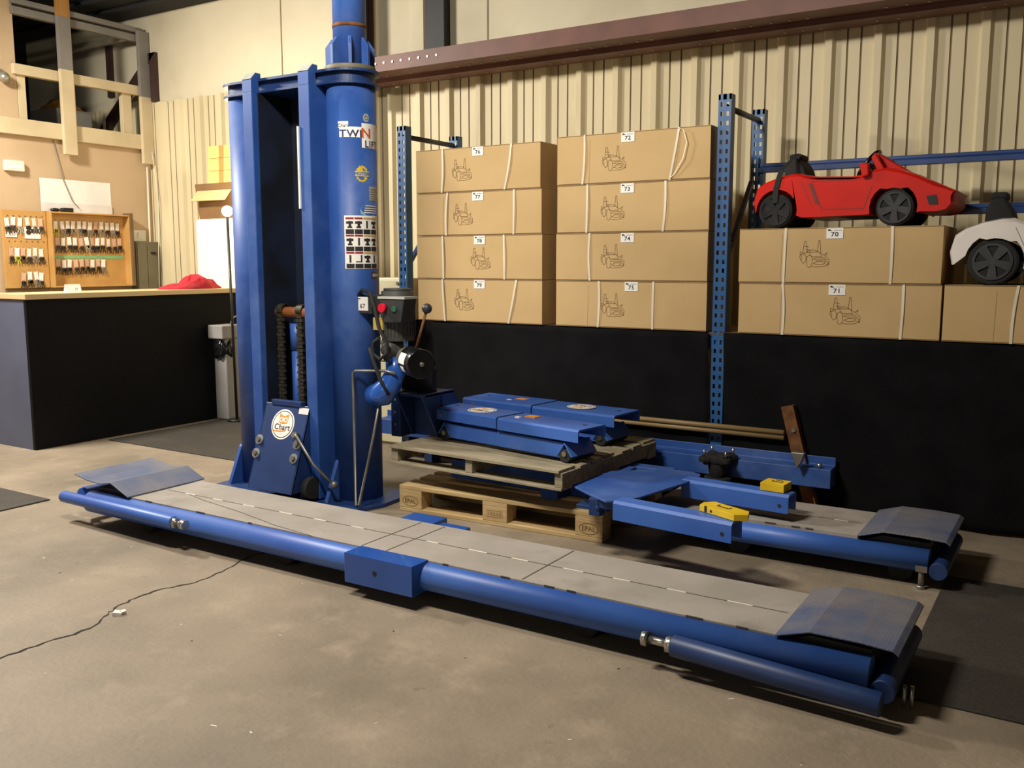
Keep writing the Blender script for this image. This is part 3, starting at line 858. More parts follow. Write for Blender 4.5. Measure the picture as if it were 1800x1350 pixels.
# ------------------------------------------------------------------ ride-on cars
def px2(p):   # profile drawn in a 0..1 length frame
    return p
PROF_TOP = [(.004, .085), (-.006, .14), (.012, .215), (.055, .245), (.12, .268), (.19, .282), (.235, .282), (.262, .272), (.33, .262), (.50, .256), (.565, .262), (.60, .285), (.66, .292), (.74, .275), (.82, .245), (.90, .205), (.955, .178), (.985, .165), (.975, .145), (.978, .11), (.955, .085), (.915, .076), (.835, .068)]
def arch(cx, cz, r, a0, a1, n=12):
    return [(cx + r * math.cos(R(a0 + (a1 - a0) * k / n)), cz + r * math.sin(R(a0 + (a1 - a0) * k / n))) for k in range(n + 1)]
def ride_on(name, label, loc, sc, body, line, rz=0, strap=True, rcx=.115, wr=.09, ar=.110):
    t = thing(name, label, 'toy car', loc, rz)
    S = sc
    rc, fc = (rcx, wr), (.71, wr)
    bottom = arch(fc[0], fc[1], .116, -14, 194) + [(.585, .058), (max(.25, rcx + ar + .012), .052)] + arch(rc[0], rc[1], ar, -14, 168)
    prof = PROF_TOP + bottom
    W = .27
    def sec(y, k):
        cx_, cz_ = .48, .15
        out = []
        for (x, z) in prof:
            out.append((S * (cx_ + (x - cx_) * (1 - .015 * k)), S * y, S * (z - (.012 * k if z > .2 else 0) - (.006 * k if x > .9 else 0))))
        return out
    b = MB()
    rings = [[b.v(p) for p in sec(y, k)] for (y, k) in ((-W, 1.6), (-W + .012, .5), (-W + .05, 0), (W - .05, 0), (W - .012, .5), (W, 1.6))]
    n = len(prof)
    b.sm = True
    for A, B in zip(rings, rings[1:]):
        for i in range(n):
            b.f([A[i], A[(i + 1) % n], B[(i + 1) % n], B[i]])
    b.sm = False
    f0 = b.f(rings[0]); f1 = b.f(rings[-1][::-1])
    bmesh.ops.triangulate(b.bm, faces=[f for f in (f0, f1) if f], ngon_method='EAR_CLIP')
    bo = b.build('body', body, t)
    es = bo.modifiers.new('sharp', 'EDGE_SPLIT'); es.split_angle = R(38)
    e = -W * S - .001
    b = MB()      # door outline, scoop, headlamp: on the side of the body
    def L(pl, w=.004):
        b.ribbon([(S * x, e, S * z) for (x, z) in pl], w * S, (0, 1, 0))
    L([(.30, .235), (.36, .09), (.565, .088), (.60, .20)]); L([(.30, .235), (.58, .235)], .003)
    L([(.245, .24), (.305, .11)], .003)
    b.prism([(S * .285, S * .225), (S * .30, S * .225), (S * .345, S * .115), (S * .325, S * .12)], 'y', e - .002, e + .002)
    b.build('door_line', line, t)
    b = MB()
    b.prism([(S * .855, S * .14), (S * .90, S * .145), (S * .91, S * .10), (S * .87, S * .098)], 'y', e - .003, -e + .003)
    b.build('air_intake', 'black', t)
    # windscreen, seat, wheel
    b = MB()
    b.prism([(S * .598, S * .365), (S * .618, S * .36), (S * .755, S * .272), (S * .66, S * .27)], 'y', -.20 * S, -.17 * S)
    b.prism([(S * .598, S * .365), (S * .618, S * .36), (S * .755, S * .272), (S * .66, S * .27)], 'y', .17 * S, .20 * S)
    b.prism([(S * .596, S * .368), (S * .618, S * .368), (S * .618, S * .345), (S * .60, S * .345)], 'y', -.20 * S, .20 * S)
    b.prism([(S * .588, S * .34), (S * .606, S * .366), (S * .655, S * .28), (S * .625, S * .255)], 'y', -.26 * S, -.20 * S)
    b.build('windscreen_frame', body, t, bevel=.006 * S)
    MB().prism([(S * .612, S * .356), (S * .618, S * .356), (S * .75, S * .272), (S * .74, S * .272)], 'y', -.17 * S, .17 * S).build('windscreen', 'glass', t)
    b = MB()
    c = Vector((S * .54, -.06 * S, S * .325)); ax = Vector((-.80, 0, .60))
    u = Vector((0, 1, 0)); w = ax.cross(u)
    b.tube([c + (u * math.cos(2 * PI * k / 24) + w * math.sin(2 * PI * k / 24)) * .08 * S for k in range(25)], .011 * S, 8)
    b.cyl(c - ax * .10 * S, c, .014 * S, seg=10)
    b.box((-.012 * S, -.08 * S, -.08 * S), (.0, .08 * S, .0), Matrix.Translation(c) @ Matrix.Rotation(R(-41), 4, 'Y'))
    b.build('steering_wheel', 'blackplastic', t)
    b = MB()
    b.prism([(S * .11, S * .26), (S * .24, S * .25), (S * .22, S * .32), (S * .185, S * .375), (S * .14, S * .375), (S * .115, S * .33)], 'y', -.11 * S, .11 * S)
    b.box((S * .125, -.07 * S, S * .368), (S * .195, .07 * S, S * .402))
    b.build('seat', 'rubber', t, bevel=.012 * S)
    if strap:
        b = MB()
        pts = [(S * .145, S * .30), (S * .13, S * .25), (S * .118, S * .20), (S * .115, S * .13)]
        for p, q in zip(pts, pts[1:]):
            b.quad((p[0] - .014, e - .006, p[1]), (p[0] + .014, e - .006, p[1]), (q[0] + .014, e - .006, q[1]), (q[0] - .014, e - .006, q[1]))
        b.quad((pts[0][0] - .014, e - .006, pts[0][1]), (pts[0][0] + .014, e - .006, pts[0][1]), (S * .19, -.1 * S, S * .40), (S * .17, -.1 * S, S * .40))
        b.build('strap', 'rubber', t)
    b = MB()
    b.prism([(S * .54, S * .315), (S * .585, S * .31), (S * .59, S * .25), (S * .555, S * .24)], 'y', -.30 * S, -.255 * S)
    b.build('mirror', body, t, bevel=.008 * S)
    for c in (rc, fc):
        for s in (-1, 1):
            y0, y1 = (-W + .012, -W + .10) if s < 0 else (W - .10, W - .012)
            b = MB()
            b.cyl((S * c[0], S * y0, S * c[1]), (S * c[0], S * y1, S * c[1]), wr * S, seg=36)
            wh = b.build('wheel', 'rubber', t, bevel=.008 * S)
            yo = S * (y0 - .004) if s < 0 else S * (y1 + .004)
            b = MB()
            b.ring((S * c[0], yo - .002 if s < 0 else yo - .004, S * c[1]), (0, 1, 0), .068 * S, .078 * S, .006, 30)
            for k in range(5):
                a = 2 * PI * k / 5 + .3
                m = Matrix.Translation((S * c[0], yo, S * c[1])) @ Matrix.Rotation(a, 4, 'Y')
                b.prism([(.0, -.010 * S), (.070 * S, -.020 * S), (.070 * S, .020 * S), (.0, .010 * S)], 'y', -.004, .003, m)
            b.cyl((S * c[0], yo - .006, S * c[1]), (S * c[0], yo + .006, S * c[1]), .018 * S, seg=14)
            b.build('hub_cap', 'hub', wh)
    b = MB()
    b.box((S * .24, -.18 * S, S * .055), (S * .58, .18 * S, S * .10)); b.cyl((S * rc[0], -.2 * S, S * rc[1]), (S * rc[0], .2 * S, S * rc[1]), .012, seg=8); b.cyl((S * fc[0], -.2 * S, S * fc[1]), (S * fc[0], .2 * S, S * fc[1]), .012, seg=8)
    b.build('chassis', 'black', t)
    return t
ride_on('toy_car', 'red ride-on toy sports car on top of carton 70', (-1.565, 5.22, Z + .567), 1.0, 'carred', 'carline')
ride_on('toy_car', 'white ride-on toy car at the right edge on the unlabelled carton', (-.59, 5.26, Z + .279), 1.12, 'carwhite', 'carlinew', strap=False, rcx=.165, wr=.098, ar=.118)

# ------------------------------------------------------------------ lift column
LX, LY = -3.44, 3.87
LL = -4.20
TR_ = .132
t = lift = thing('lift_column', 'tall blue twin tube vehicle lift column with chains and power unit', 'lift', (0, 0, 0))
b = MB()
b.prism([(-4.36, 3.56), (-3.28, 3.56), (-3.20, 3.80), (-3.22, 4.10), (-4.36, 4.10)], 'z', .0, .022)
b.build('base_plate', 'bluedark', t, bevel=.003)
for x in (LL, LX):
    MB().cyl((x, LY, .022), (x, LY, 2.28), TR_, seg=56).build('tube', 'blue', t)
def stadium(r, n=24):
    pts = []
    for k in range(n + 1):
        a = -PI / 2 + PI * k / n
        pts.append((LX + r * math.cos(a), LY + r * math.sin(a)))
    for k in range(n + 1):
        a = PI / 2 + PI * k / n
        pts.append((LL + r * math.cos(a), LY + r * math.sin(a)))
    return pts
b = MB()
b.prism(stadium(.155), 'z', 2.262, 2.275)
b.prism(stadium(.130), 'z', 2.275, 2.325)
b.prism(stadium(.158), 'z', 2.325, 2.340)
b.build('head_plate', 'bluedark', t, bevel=.002)
for (x0, x1) in ((-4.045, -3.972), (-3.622, -3.545)):
    b = MB()
    b.prism([(3.66, .03), (3.88, .03), (3.88, 2.262), (3.66, 2.262)], 'x', x0, x1)
    b.build('guide_rail', 'blue', t, bevel=.004)
    b = MB()
    b.prism([(3.72, 2.262), (3.66, 2.262), (3.66, 2.330), (3.695, 2.366), (3.73, 2.366), (3.73, 2.342), (3.71, 2.342)], 'x', x0 + .001, x1 - .001)
    b.mi = 1
    b.prism([(3.6585, 2.330), (3.694, 2.367), (3.73, 2.367), (3.73, 2.369), (3.693, 2.369), (3.657, 2.331)], 'x', x0 + .002, x1 - .002)
    b.build('rail_cap', ['blue', 'silvergrey'], t)
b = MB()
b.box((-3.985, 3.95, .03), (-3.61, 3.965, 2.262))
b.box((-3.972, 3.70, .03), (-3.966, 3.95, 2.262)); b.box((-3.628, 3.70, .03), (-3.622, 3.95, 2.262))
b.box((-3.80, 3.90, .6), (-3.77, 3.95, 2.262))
b.build('channel_lining', 'inner', t)  # sheets inside the channel, coloured darker than the rails
b = MB(); b.box((-3.632, 3.652, 1.62), (-3.622, 3.662, 2.05)); b.build('marker_strip', 'paper', t)
# riser pipe
b = MB()
b.cyl((LX, LY, 2.34), (LX, LY, CZ), .089, seg=40)
b.mi = 1
b.cyl((LX, LY, 2.565), (LX, LY, 2.583), .0915, seg=40)
b.build('riser_pipe', ['bluetube', 'rust'], t)
b = MB(); b.cyl((LX, LY, 2.34), (LX, LY, 2.366), .135, seg=40); b.build('pipe_flange', 'olive', t, bevel=.003)
for a in (-150, -95, -48, 0, 50, 120):
    m = Matrix.Translation((LX, LY, 2.366)) @ Matrix.Rotation(R(a), 4, 'Z')
    b = MB(); b.prism([(.085, 0), (.131, 0), (.131, .10), (.098, .145), (.085, .145)], 'y', -.009, .009, m); b.build('gusset', 'blue', t, bevel=.002)
# foot gussets
for (x, y0) in ((-4.285, 3.665), (-3.665, 3.63), (-3.49, 3.645)):
    b = MB()
    b.prism([(y0, .02), (y0 + .20, .02), (y0 + .20, .25), (y0 + .12, .255), (y0 + .095, .235)], 'x', x - .012, x + .012)
    b.build('foot_gusset', 'blue', t, bevel=.003)
# carriage with its sloped plate
P0, P1 = Vector((0, 3.50, .08)), Vector((0, 3.665, .545))
sd = (P1 - P0).normalized()
nd = Vector((0, -sd.z, sd.y))
XA, XB = -3.915, -3.604
def pl(x, s, o=0.0):
    p = P0 + sd * s + nd * o
    return Vector((x, p.y, p.z))
Ltot = (P1 - P0).length
b = MB()
def slab(b, x0, x1, s0, s1, o0, o1):
    V = [pl(x, s, o) for (x, s, o) in ((x0, s0, o0), (x1, s0, o0), (x1, s1, o0), (x0, s1, o0), (x0, s0, o1), (x1, s0, o1), (x1, s1, o1), (x0, s1, o1))]
    vs = [b.v(p) for p in V]
    for q in ((0, 1, 2, 3), (4, 5, 6, 7), (0, 1, 5, 4), (1, 2, 6, 5), (2, 3, 7, 6), (3, 0, 4, 7)):
        b.f([vs[i] for i in q])
slab(b, XA - .03, XB, 0, Ltot, -.012, 0)
b.box((XA + .02, 3.655, .535), (XB - .06, 3.69, .565))
for x in (XA - .03, XB - .012):
    b.prism([(3.50, .08), (3.80, .08), (3.80, .50), (3.665, .545)], 'x', x, x + .012)
cp = b.build('carriage_plate', 'bluedark', t, bevel=.003)
for (fx, fs) in ((.04, .56), (.03, .40), (.90, .56), (.89, .40)):
    x = XA - .03 + (XB - XA + .03) * fx
    b = MB()
    c = pl(x, Ltot * fs, 0)
    b.ring(c, nd, .006, .028, .005, 24)
    b.mi = 1
    b.cyl(c + nd * .004, c + nd * .02, .0155, seg=6)
    b.build('bolt', ['washer', 'steel'], cp)
def onplate(x, s, o):
    return Matrix.Translation(pl(x, s, o)) @ Matrix(((1, 0, 0, 0), (0, sd.y, nd.y, 0), (0, sd.z, nd.z, 0), (0, 0, 0, 1)))
def owl_badge(b, m, r, sx=1.0):
    """white disc, dark ring, orange owl head, the word Chart, orange swoosh"""
    D = Matrix.Diagonal((sx, 1, 1, 1))
    mm = m @ D
    b.mi = 0
    b.prism([(r * math.cos(2 * PI * k / 40), r * math.sin(2 * PI * k / 40)) for k in range(40)], 'z', 0, .0012, mm)
    def flat(poly, z, mi):
        b.mi = mi
        b.f([b.v(mm @ Vector((p[0] * r, p[1] * r, z))) for p in poly])
    def circ(cx, cy, rr, z, mi, n=24):
        flat([(cx + rr * math.cos(2 * PI * k / n), cy + rr * math.sin(2 * PI * k / n)) for k in range(n)], z, mi)
    circ(0, 0, .90, .0016, 1, 40)
    circ(0, 0, .845, .0019, 0, 40)
    flat([(-.42, .72), (-.10, .56), (.10, .56), (.42, .72), (.38, .10), (.20, .03), (0, .02), (-.20, .03), (-.38, .10)], .0023, 2)
    for s in (-1, 1):
        circ(s * .20, .30, .165, .0027, 0)
        circ(s * .20, .30, .09, .0031, 2)
    flat([(-.07, .42), (.07, .42), (.07, .36), (.025, .36), (.025, .10), (-.025, .10), (-.025, .36), (-.07, .36)], .0032, 0)
    b.mi = 1
    b.mesh(text('Chart', .02), mm @ Matrix.Translation((0, -.20 * r, .0026)) @ Matrix.Scale(r * .54, 4))
    flat([(-1.0, -.42), (-.5, -.44), (.2, -.40), (.42, -.34), (.30, -.46), (-.1, -.52), (-.6, -.52)], .0026, 2)
    b.mi = 2
    b.mesh(text('OTO'), mm @ Matrix.Translation((0, -.66 * r, .0026)) @ Matrix.Scale(r * .10, 4))
b = MB()
owl_badge(b, onplate(-3.778, Ltot * .765, .0006), .086)
b.build('owl_badge', ['paper', 'print', 'orange'], cp, recalc=False)
b = MB(); slab(b, XB - .075, XB - .004, Ltot * .905, Ltot * .975, .0, .0012); b.build('label', 'paperblue', cp)
b = MB()
c0 = pl(XB - .05, Ltot * .66, .0)
b.cyl(c0, c0 + nd * .03, .017, seg=14)
b.tube([c0 + nd * .02, c0 + nd * .035 + Vector((.025, 0, -.004)), (-3.53, 3.60, .24), (-3.432, 3.645, .135)], .008, 10)
b.ball((-3.428, 3.65, .13), .022, 12)
b.build('release_lever', 'steel', t)
b = MB(); b.cyl((-3.59, 3.62, .10), (-3.55, 3.62, .10), .06, seg=30); b.build('roller', 'rubber', t)
# chains, ram, pin
for x in (-3.892, -3.742):
    b = MB()
    z = .5
    k = 0
    while z < 1.075:
        w = .018 if k % 2 else .024
        b.box((x - w, 3.735, z), (x + w, 3.752, z + .017))
        b.box((x - .012, 3.74, z + .015), (x + .012, 3.748, z + .022))
        z += .021
        k += 1
    for a in range(0, 181, 20):
        b.cbox((x, 3.765 - .028 * math.cos(R(a)), 1.065 + .028 * math.sin(R(a))), (.046, .016, .016), rx=R(-a))
    b.build('chain', 'chain', t)
MB().cyl((-3.93, 3.765, 1.055), (-3.66, 3.765, 1.055), .030, seg=20).build('pin', 'rustpin', t)
b = MB()
b.cyl((-3.828, 3.80, .3), (-3.828, 3.80, .84), .030, seg=24); b.cyl((-3.828, 3.80, .84), (-3.828, 3.80, .99), .036, seg=24); b.cyl((-3.828, 3.80, .99), (-3.828, 3.80, 1.03), .018, seg=16)
b.build('ram', 'bluetube', t)
# decals wrapped round the right tube
PH = math.atan2(-LY, -LX)
def wrap(deg, z, eps):
    a0 = PH + R(deg)
    rr = TR_ + eps
    return lambda p: Vector((LX + rr * math.cos(a0 + p[0] / TR_), LY + rr * math.sin(a0 + p[0] / TR_), z + p[1]))
def wquad(b, wf, u0, v0, u1, v1, n=10):
    b.grid(lambda u, v: wf((u0 + (u1 - u0) * u, v0 + (v1 - v0) * v)), n, 1)
def wtext(b, s, deg, z, eps, size, sx=1.0, dx=0.0, bold=0.0):
    me = text(s, bold)
    wf = wrap(deg, z, eps)
    b.mesh(me, lambda c: wf((c.x * size * sx + dx, c.y * size)))
def decal(name, fn, mats):
    b = MB()
    fn(b)
    b.build(name, mats, t, recalc=False)
def d_twin(b):
    b.mi = 0
    wf = wrap(-25, 2.018, .001)
    wquad(b, wf, -.010, -.030, .118, .024); wquad(b, wf, -.016, .018, .04, .052); wquad(b, wf, .110, -.082, .24, .045)
    b.mi = 1
    wtext(b, 'Chart', -25, 2.048, .0022, .026, 1.0, .012)
    b.mi = 2
    wtext(b, 'TWI', -25, 2.006, .0022, .052, 1.15, .052, .022)
    b.mi = 3
    wtext(b, 'N', -25, 2.010, .0022, .070, 1.15, .136, .022)
    b.mi = 2
    wtext(b, 'LIFT', -25, 1.955, .0022, .05, 1.0, .175, .02)
decal('brand_decal', d_twin, ['paper', 'print', 'navyprint', 'orangered'])
def d_round(b):
    wf = wrap(35, 2.092, .001)
    b.f([b.v(wf((.019 * math.cos(2 * PI * k / 20), .022 * math.sin(2 * PI * k / 20)))) for k in range(20)])
    b.mi = 1
    wf = wrap(35, 2.092, .002)
    for k in range(16):
        a, c = 2 * PI * k / 16, 2 * PI * (k + 1) / 16
        b.f([b.v(wf((r_ * math.cos(q), r_ * math.sin(q)))) for (r_, q) in ((.009, a), (.011, a), (.011, c), (.009, c))])
decal('round_decal', d_round, ['silvergrey', 'boxgrey'])
def d_motor(b):
    wf = wrap(22, 1.800, .001)
    n = 28
    b.f([b.v(wf(((.030 + (.004 if k % 2 else 0)) * math.cos(2 * PI * k / n) * 1.1, (.040 + (.005 if k % 2 else 0)) * math.sin(2 * PI * k / n)))) for k in range(n)])
    b.mi = 1
    wq = wrap(22, 1.800, .002)
    wquad(b, wq, -.040, -.014, .042, .014)
    b.mi = 2
    wtext(b, 'MOTOR', 22, 1.800, .003, .022, 1.05)
decal('motor_decal', d_motor, ['yellow', 'silvergrey', 'navyprint'])
def d_plate(b):
    wquad(b, wrap(52, 1.70, .001), -.028, -.037, .06, .037)
    b.mi = 1
    for k in range(5):
        wquad(b, wrap(52, 1.70, .002), -.022, -.028 + k * .012, .05, -.026 + k * .012)
decal('rating_plate', d_plate, ['silvergrey', 'boxgrey'])
def d_lb(b):
    wf = wrap(30, 1.615, .001)
    b.f([b.v(wf(p)) for p in ((-.03, -.025), (.0, -.033), (.05, -.030), (.10, -.028), (.10, .03), (.05, .034), (.01, .030), (-.02, .018), (-.034, .0))])
    b.mi = 1
    wq = wrap(30, 1.615, .002)
    for k in range(4):
        wquad(b, wq, -.015 + .004 * k, -.02 + k * .012, .08, -.015 + k * .012)
decal('blue_decal', d_lb, ['lblue', 'paper'])
def d_poster(b):
    z0, z1 = 1.300, 1.582
    u0, u1 = -.012, .20
    D = -17
    b.mi = 0
    wquad(b, wrap(D, 0, .001), u0, z0, u1, z1, 16)
    cw, ch = .043, .091
    for i in range(4):
        for j in range(3):
            x = u0 + .008 + i * (cw + .004)
            z = z1 - .008 - (j + 1) * ch
            wf = wrap(D, 0, .002)
            b.mi = 2 if i < 2 else 3
            wquad(b, wf, x, z + ch - .012, x + cw, z + ch - .002, 3)
            b.mi = 1
            wquad(b, wf, x, z + .002, x + cw, z + .026, 3)
            cx = x + cw / 2
            if (i + j) % 3 == 2:
                wquad(b, wf, cx - .005, z + .032, cx + .005, z + .072, 2)
            elif i == 1 and j == 2:
                wquad(b, wf, cx - .018, z + .034, cx + .014, z + .039, 3); wquad(b, wf, cx + .008, z + .034, cx + .016, z + .072, 2)
            else:
                wquad(b, wf, cx - .019, z + .055, cx + .018, z + .068, 3); wquad(b, wf, cx - .006, z + .034, cx + .008, z + .070, 2); wquad(b, wf, cx - .012, z + .033, cx + .013, z + .042, 2)
decal('instruction_poster', d_poster, ['paper', 'print', 'printred', 'printgold'])
def d_small(b):
    wquad(b, wrap(50, 1.265, .001), -.02, -.018, .06, .018)
    b.mi = 1
    wquad(b, wrap(50, 1.265, .002), -.012, -.008, .05, .008)
decal('small_decal', d_small, ['boxgrey', 'silvergrey'])
def d_left(b):
    wf = lambda p: Vector((LL + (TR_ + .001) * math.cos(PI * 1.08 + p[0] / TR_), LY + (TR_ + .001) * math.sin(PI * 1.08 + p[0] / TR_), 1.93 + p[1]))
    wquad(b, wf, -.02, -.045, .02, .045)
    b.mi = 1
    wf2 = lambda p: Vector((LL + (TR_ + .002) * math.cos(PI * 1.08 + p[0] / TR_), LY + (TR_ + .002) * math.sin(PI * 1.08 + p[0] / TR_), 1.93 + p[1]))
    wquad(b, wf2, -.005, .01, .015, .03)
decal('side_decal', d_left, ['paper', 'printred'])
# power unit behind the right tube
PT = Matrix.Translation((.15, -.18, .012))
def PU():
    q = MB()
    q.T = PT
    return q
b = PU(); b.box((-3.47, 3.99, 1.045), (-3.29, 4.10, 1.15)); b.build('junction_box', 'boxgrey', t, bevel=.006)
b = PU()
b.box((-3.51, 3.965, 1.05), (-3.40, 3.98, 1.14))
b.mi = 1
b.box((-3.505, 3.962, 1.065), (-3.425, 3.966, 1.138))
b.mi = 2
b.mesh(text('67', .02), stand(-3.462, 3.9612, 1.088, .034)); b.box((-3.495, 3.9612, 1.126), (-3.475, 3.962, 1.131))
b.build('number_plate', ['boxgrey', 'paper', 'print'], t)
b = PU()
b.cyl((-3.30, 4.06, .905), (-3.30, 4.06, 1.17), .088, seg=36)
b.cyl((-3.30, 4.06, 1.17), (-3.30, 4.06, 1.185), .075, seg=36)
for k in range(28):
    a = 2 * PI * k / 28
    b.cbox((-3.30 + .088 * math.cos(a), 4.06 + .088 * math.sin(a), 1.02), (.012, .005, .18), rz=a)
mo = b.build('motor', 'motorgrey', t, bevel=.002)
b = PU(); b.cyl((-3.355, 3.968, 1.01), (-3.355, 3.974, 1.01), .001, seg=4)
b.box((-3.385, 3.955, .965), (-3.32, 3.972, 1.03)); b.build('warning_label', 'printgold', mo)
cb = PU().prism([(-3.325, 1.13), (-3.16, 1.14), (-3.185, 1.01), (-3.30, 1.005)], 'y', 3.94, 4.05).build('control_box', 'boxgrey', t, bevel=.006)
PU().cyl((-3.295, 3.915, 1.085), (-3.295, 3.94, 1.085), .023, seg=20).build('stop_button', 'red', cb)
b = PU(); b.cyl((-3.225, 3.932, 1.08), (-3.225, 3.94, 1.08), .016, seg=20); b.build('start_button', 'green', cb)
b = PU(); b.box((-3.335, 3.936, 1.132), (-3.155, 4.055, 1.144)); b.build('lid', 'silvergrey', cb)
b = PU()
b.cyl((-3.31, 4.03, .80), (-3.31, 4.03, .90), .055, seg=24); b.ball((-3.31, 4.0, .86), .05, 16)
b.build('pump', 'motorgrey', t)
# drum facing right and forward
dx = Vector((.86, -.50, -.06)).normalized()
dc = Vector((-3.15, 4.0, .805))
b = PU()
b.cyl(dc - dx * .14, dc - dx * .035, .062, seg=32)
b.build('drum_collar', 'silver', t, bevel=.006)
b = PU()
b.cyl(dc - dx * .035, dc + dx * .11, .078, seg=36)
b.mi = 1
b.cyl(dc + dx * .11, dc + dx * .122, .013, seg=14)
dr = b.build('drum', ['blackplastic', 'steel'], t, bevel=.006)
b = PU()
uu = dx.orthogonal().normalized(); ww = dx.cross(uu)
side = Vector((-.45, -.85, 0)); side = (side - dx * side.dot(dx)).normalized(); upv = dx.cross(side)
if upv.z < 0: upv = -upv
for (a0, a1, l0, l1) in ((-5, 38, -.02, .06), (-38, -14, .0, .045)):
    n = 6
    V = []
    for k in range(n + 1):
        a = R(a0 + (a1 - a0) * k / n)
        d = (side * math.cos(a) + upv * math.sin(a)) * .0792
        V.append((b.v(dc + dx * l0 + d), b.v(dc + dx * l1 + d)))
    for p, q in zip(V, V[1:]):
        b.f([p[0], p[1], q[1], q[0]])
b.build('label', 'paper', dr)
b = PU()
b.cyl((-3.125, 3.99, .87), (-3.06, 4.0, 1.08), .0075, seg=10)
b.mi = 1
b.ball((-3.058, 4.0, 1.085), .027, 18)
b.build('control_lever', ['rust', 'boxgrey'], t)
b = PU()
b.sm = True
b.tube([(-3.30, 4.03, .82), (-3.295, 4.03, .74), (-3.31, 4.0, .67), (-3.35, 3.98, .62), (-3.42, 3.98, .60)], .05, 22, radii=[.052, .055, .062, .070, .062])
b.build('elbow_pipe', 'bluebright', t)
b = PU()
b.tube([(-3.245, 3.97, .735), (-3.30, 3.955, .748), (-3.485, 3.92, .742), (-3.50, 3.915, .73), (-3.485, 3.90, .6), (-3.425, 3.83, .0250), (-3.40, 3.83, .03), (-3.375, 3.93, .40), (-3.36, 3.99, .66)], .0075, 10)
b.build('bent_rod', 'steel', t)
b = PU()
b.tube([(-3.50, 3.97, 1.14), (-3.46, 3.955, 1.175), (-3.40, 3.95, 1.165), (-3.36, 3.94, 1.09), (-3.33, 3.935, .98), (-3.27, 3.93, .90), (-3.27, 3.935, .85), (-3.33, 3.94, .81), (-3.38, 3.94, .84), (-3.37, 3.94, .90), (-3.33, 3.94, .925)], .010, 10)
b.tube([(-3.40, 3.94, .87), (-3.37, 3.935, .80), (-3.32, 3.93, .70), (-3.28, 3.95, .62)], .010, 10)
b.build('cable', 'rubber', t)
b = MB(); b.box((-3.225, 4.06, .60), (-3.06, 4.075, 1.02)); b.box((-3.29, 4.075, .6), (-3.06, 4.1, .75)); b.build('backing_plate', 'black', t)
b = MB()
b.prism([(3.93, .62), (4.22, .62), (4.32, .50), (4.34, .362), (4.08, .362)], 'x', -3.23, -3.215)
b.prism([(3.93, .62), (4.22, .62), (4.32, .50), (4.34, .362), (4.08, .362)], 'x', -3.05, -3.035)
b.box((-3.23, 3.96, .60), (-3.035, 4.23, .615)); b.box((-3.23, 4.10, .362), (-3.035, 4.115, .6))
b.box((-3.30, 3.99, .36), (-3.235, 4.1, .62))
b.build('support_bracket', 'bluedark', t, bevel=.003)
b = MB()
for z in (.57, .50, .43):
    b.cyl((-3.268, 3.985, z), (-3.268, 3.99, z), .007, seg=10)
b.build('bracket_bolts', 'silver', t)

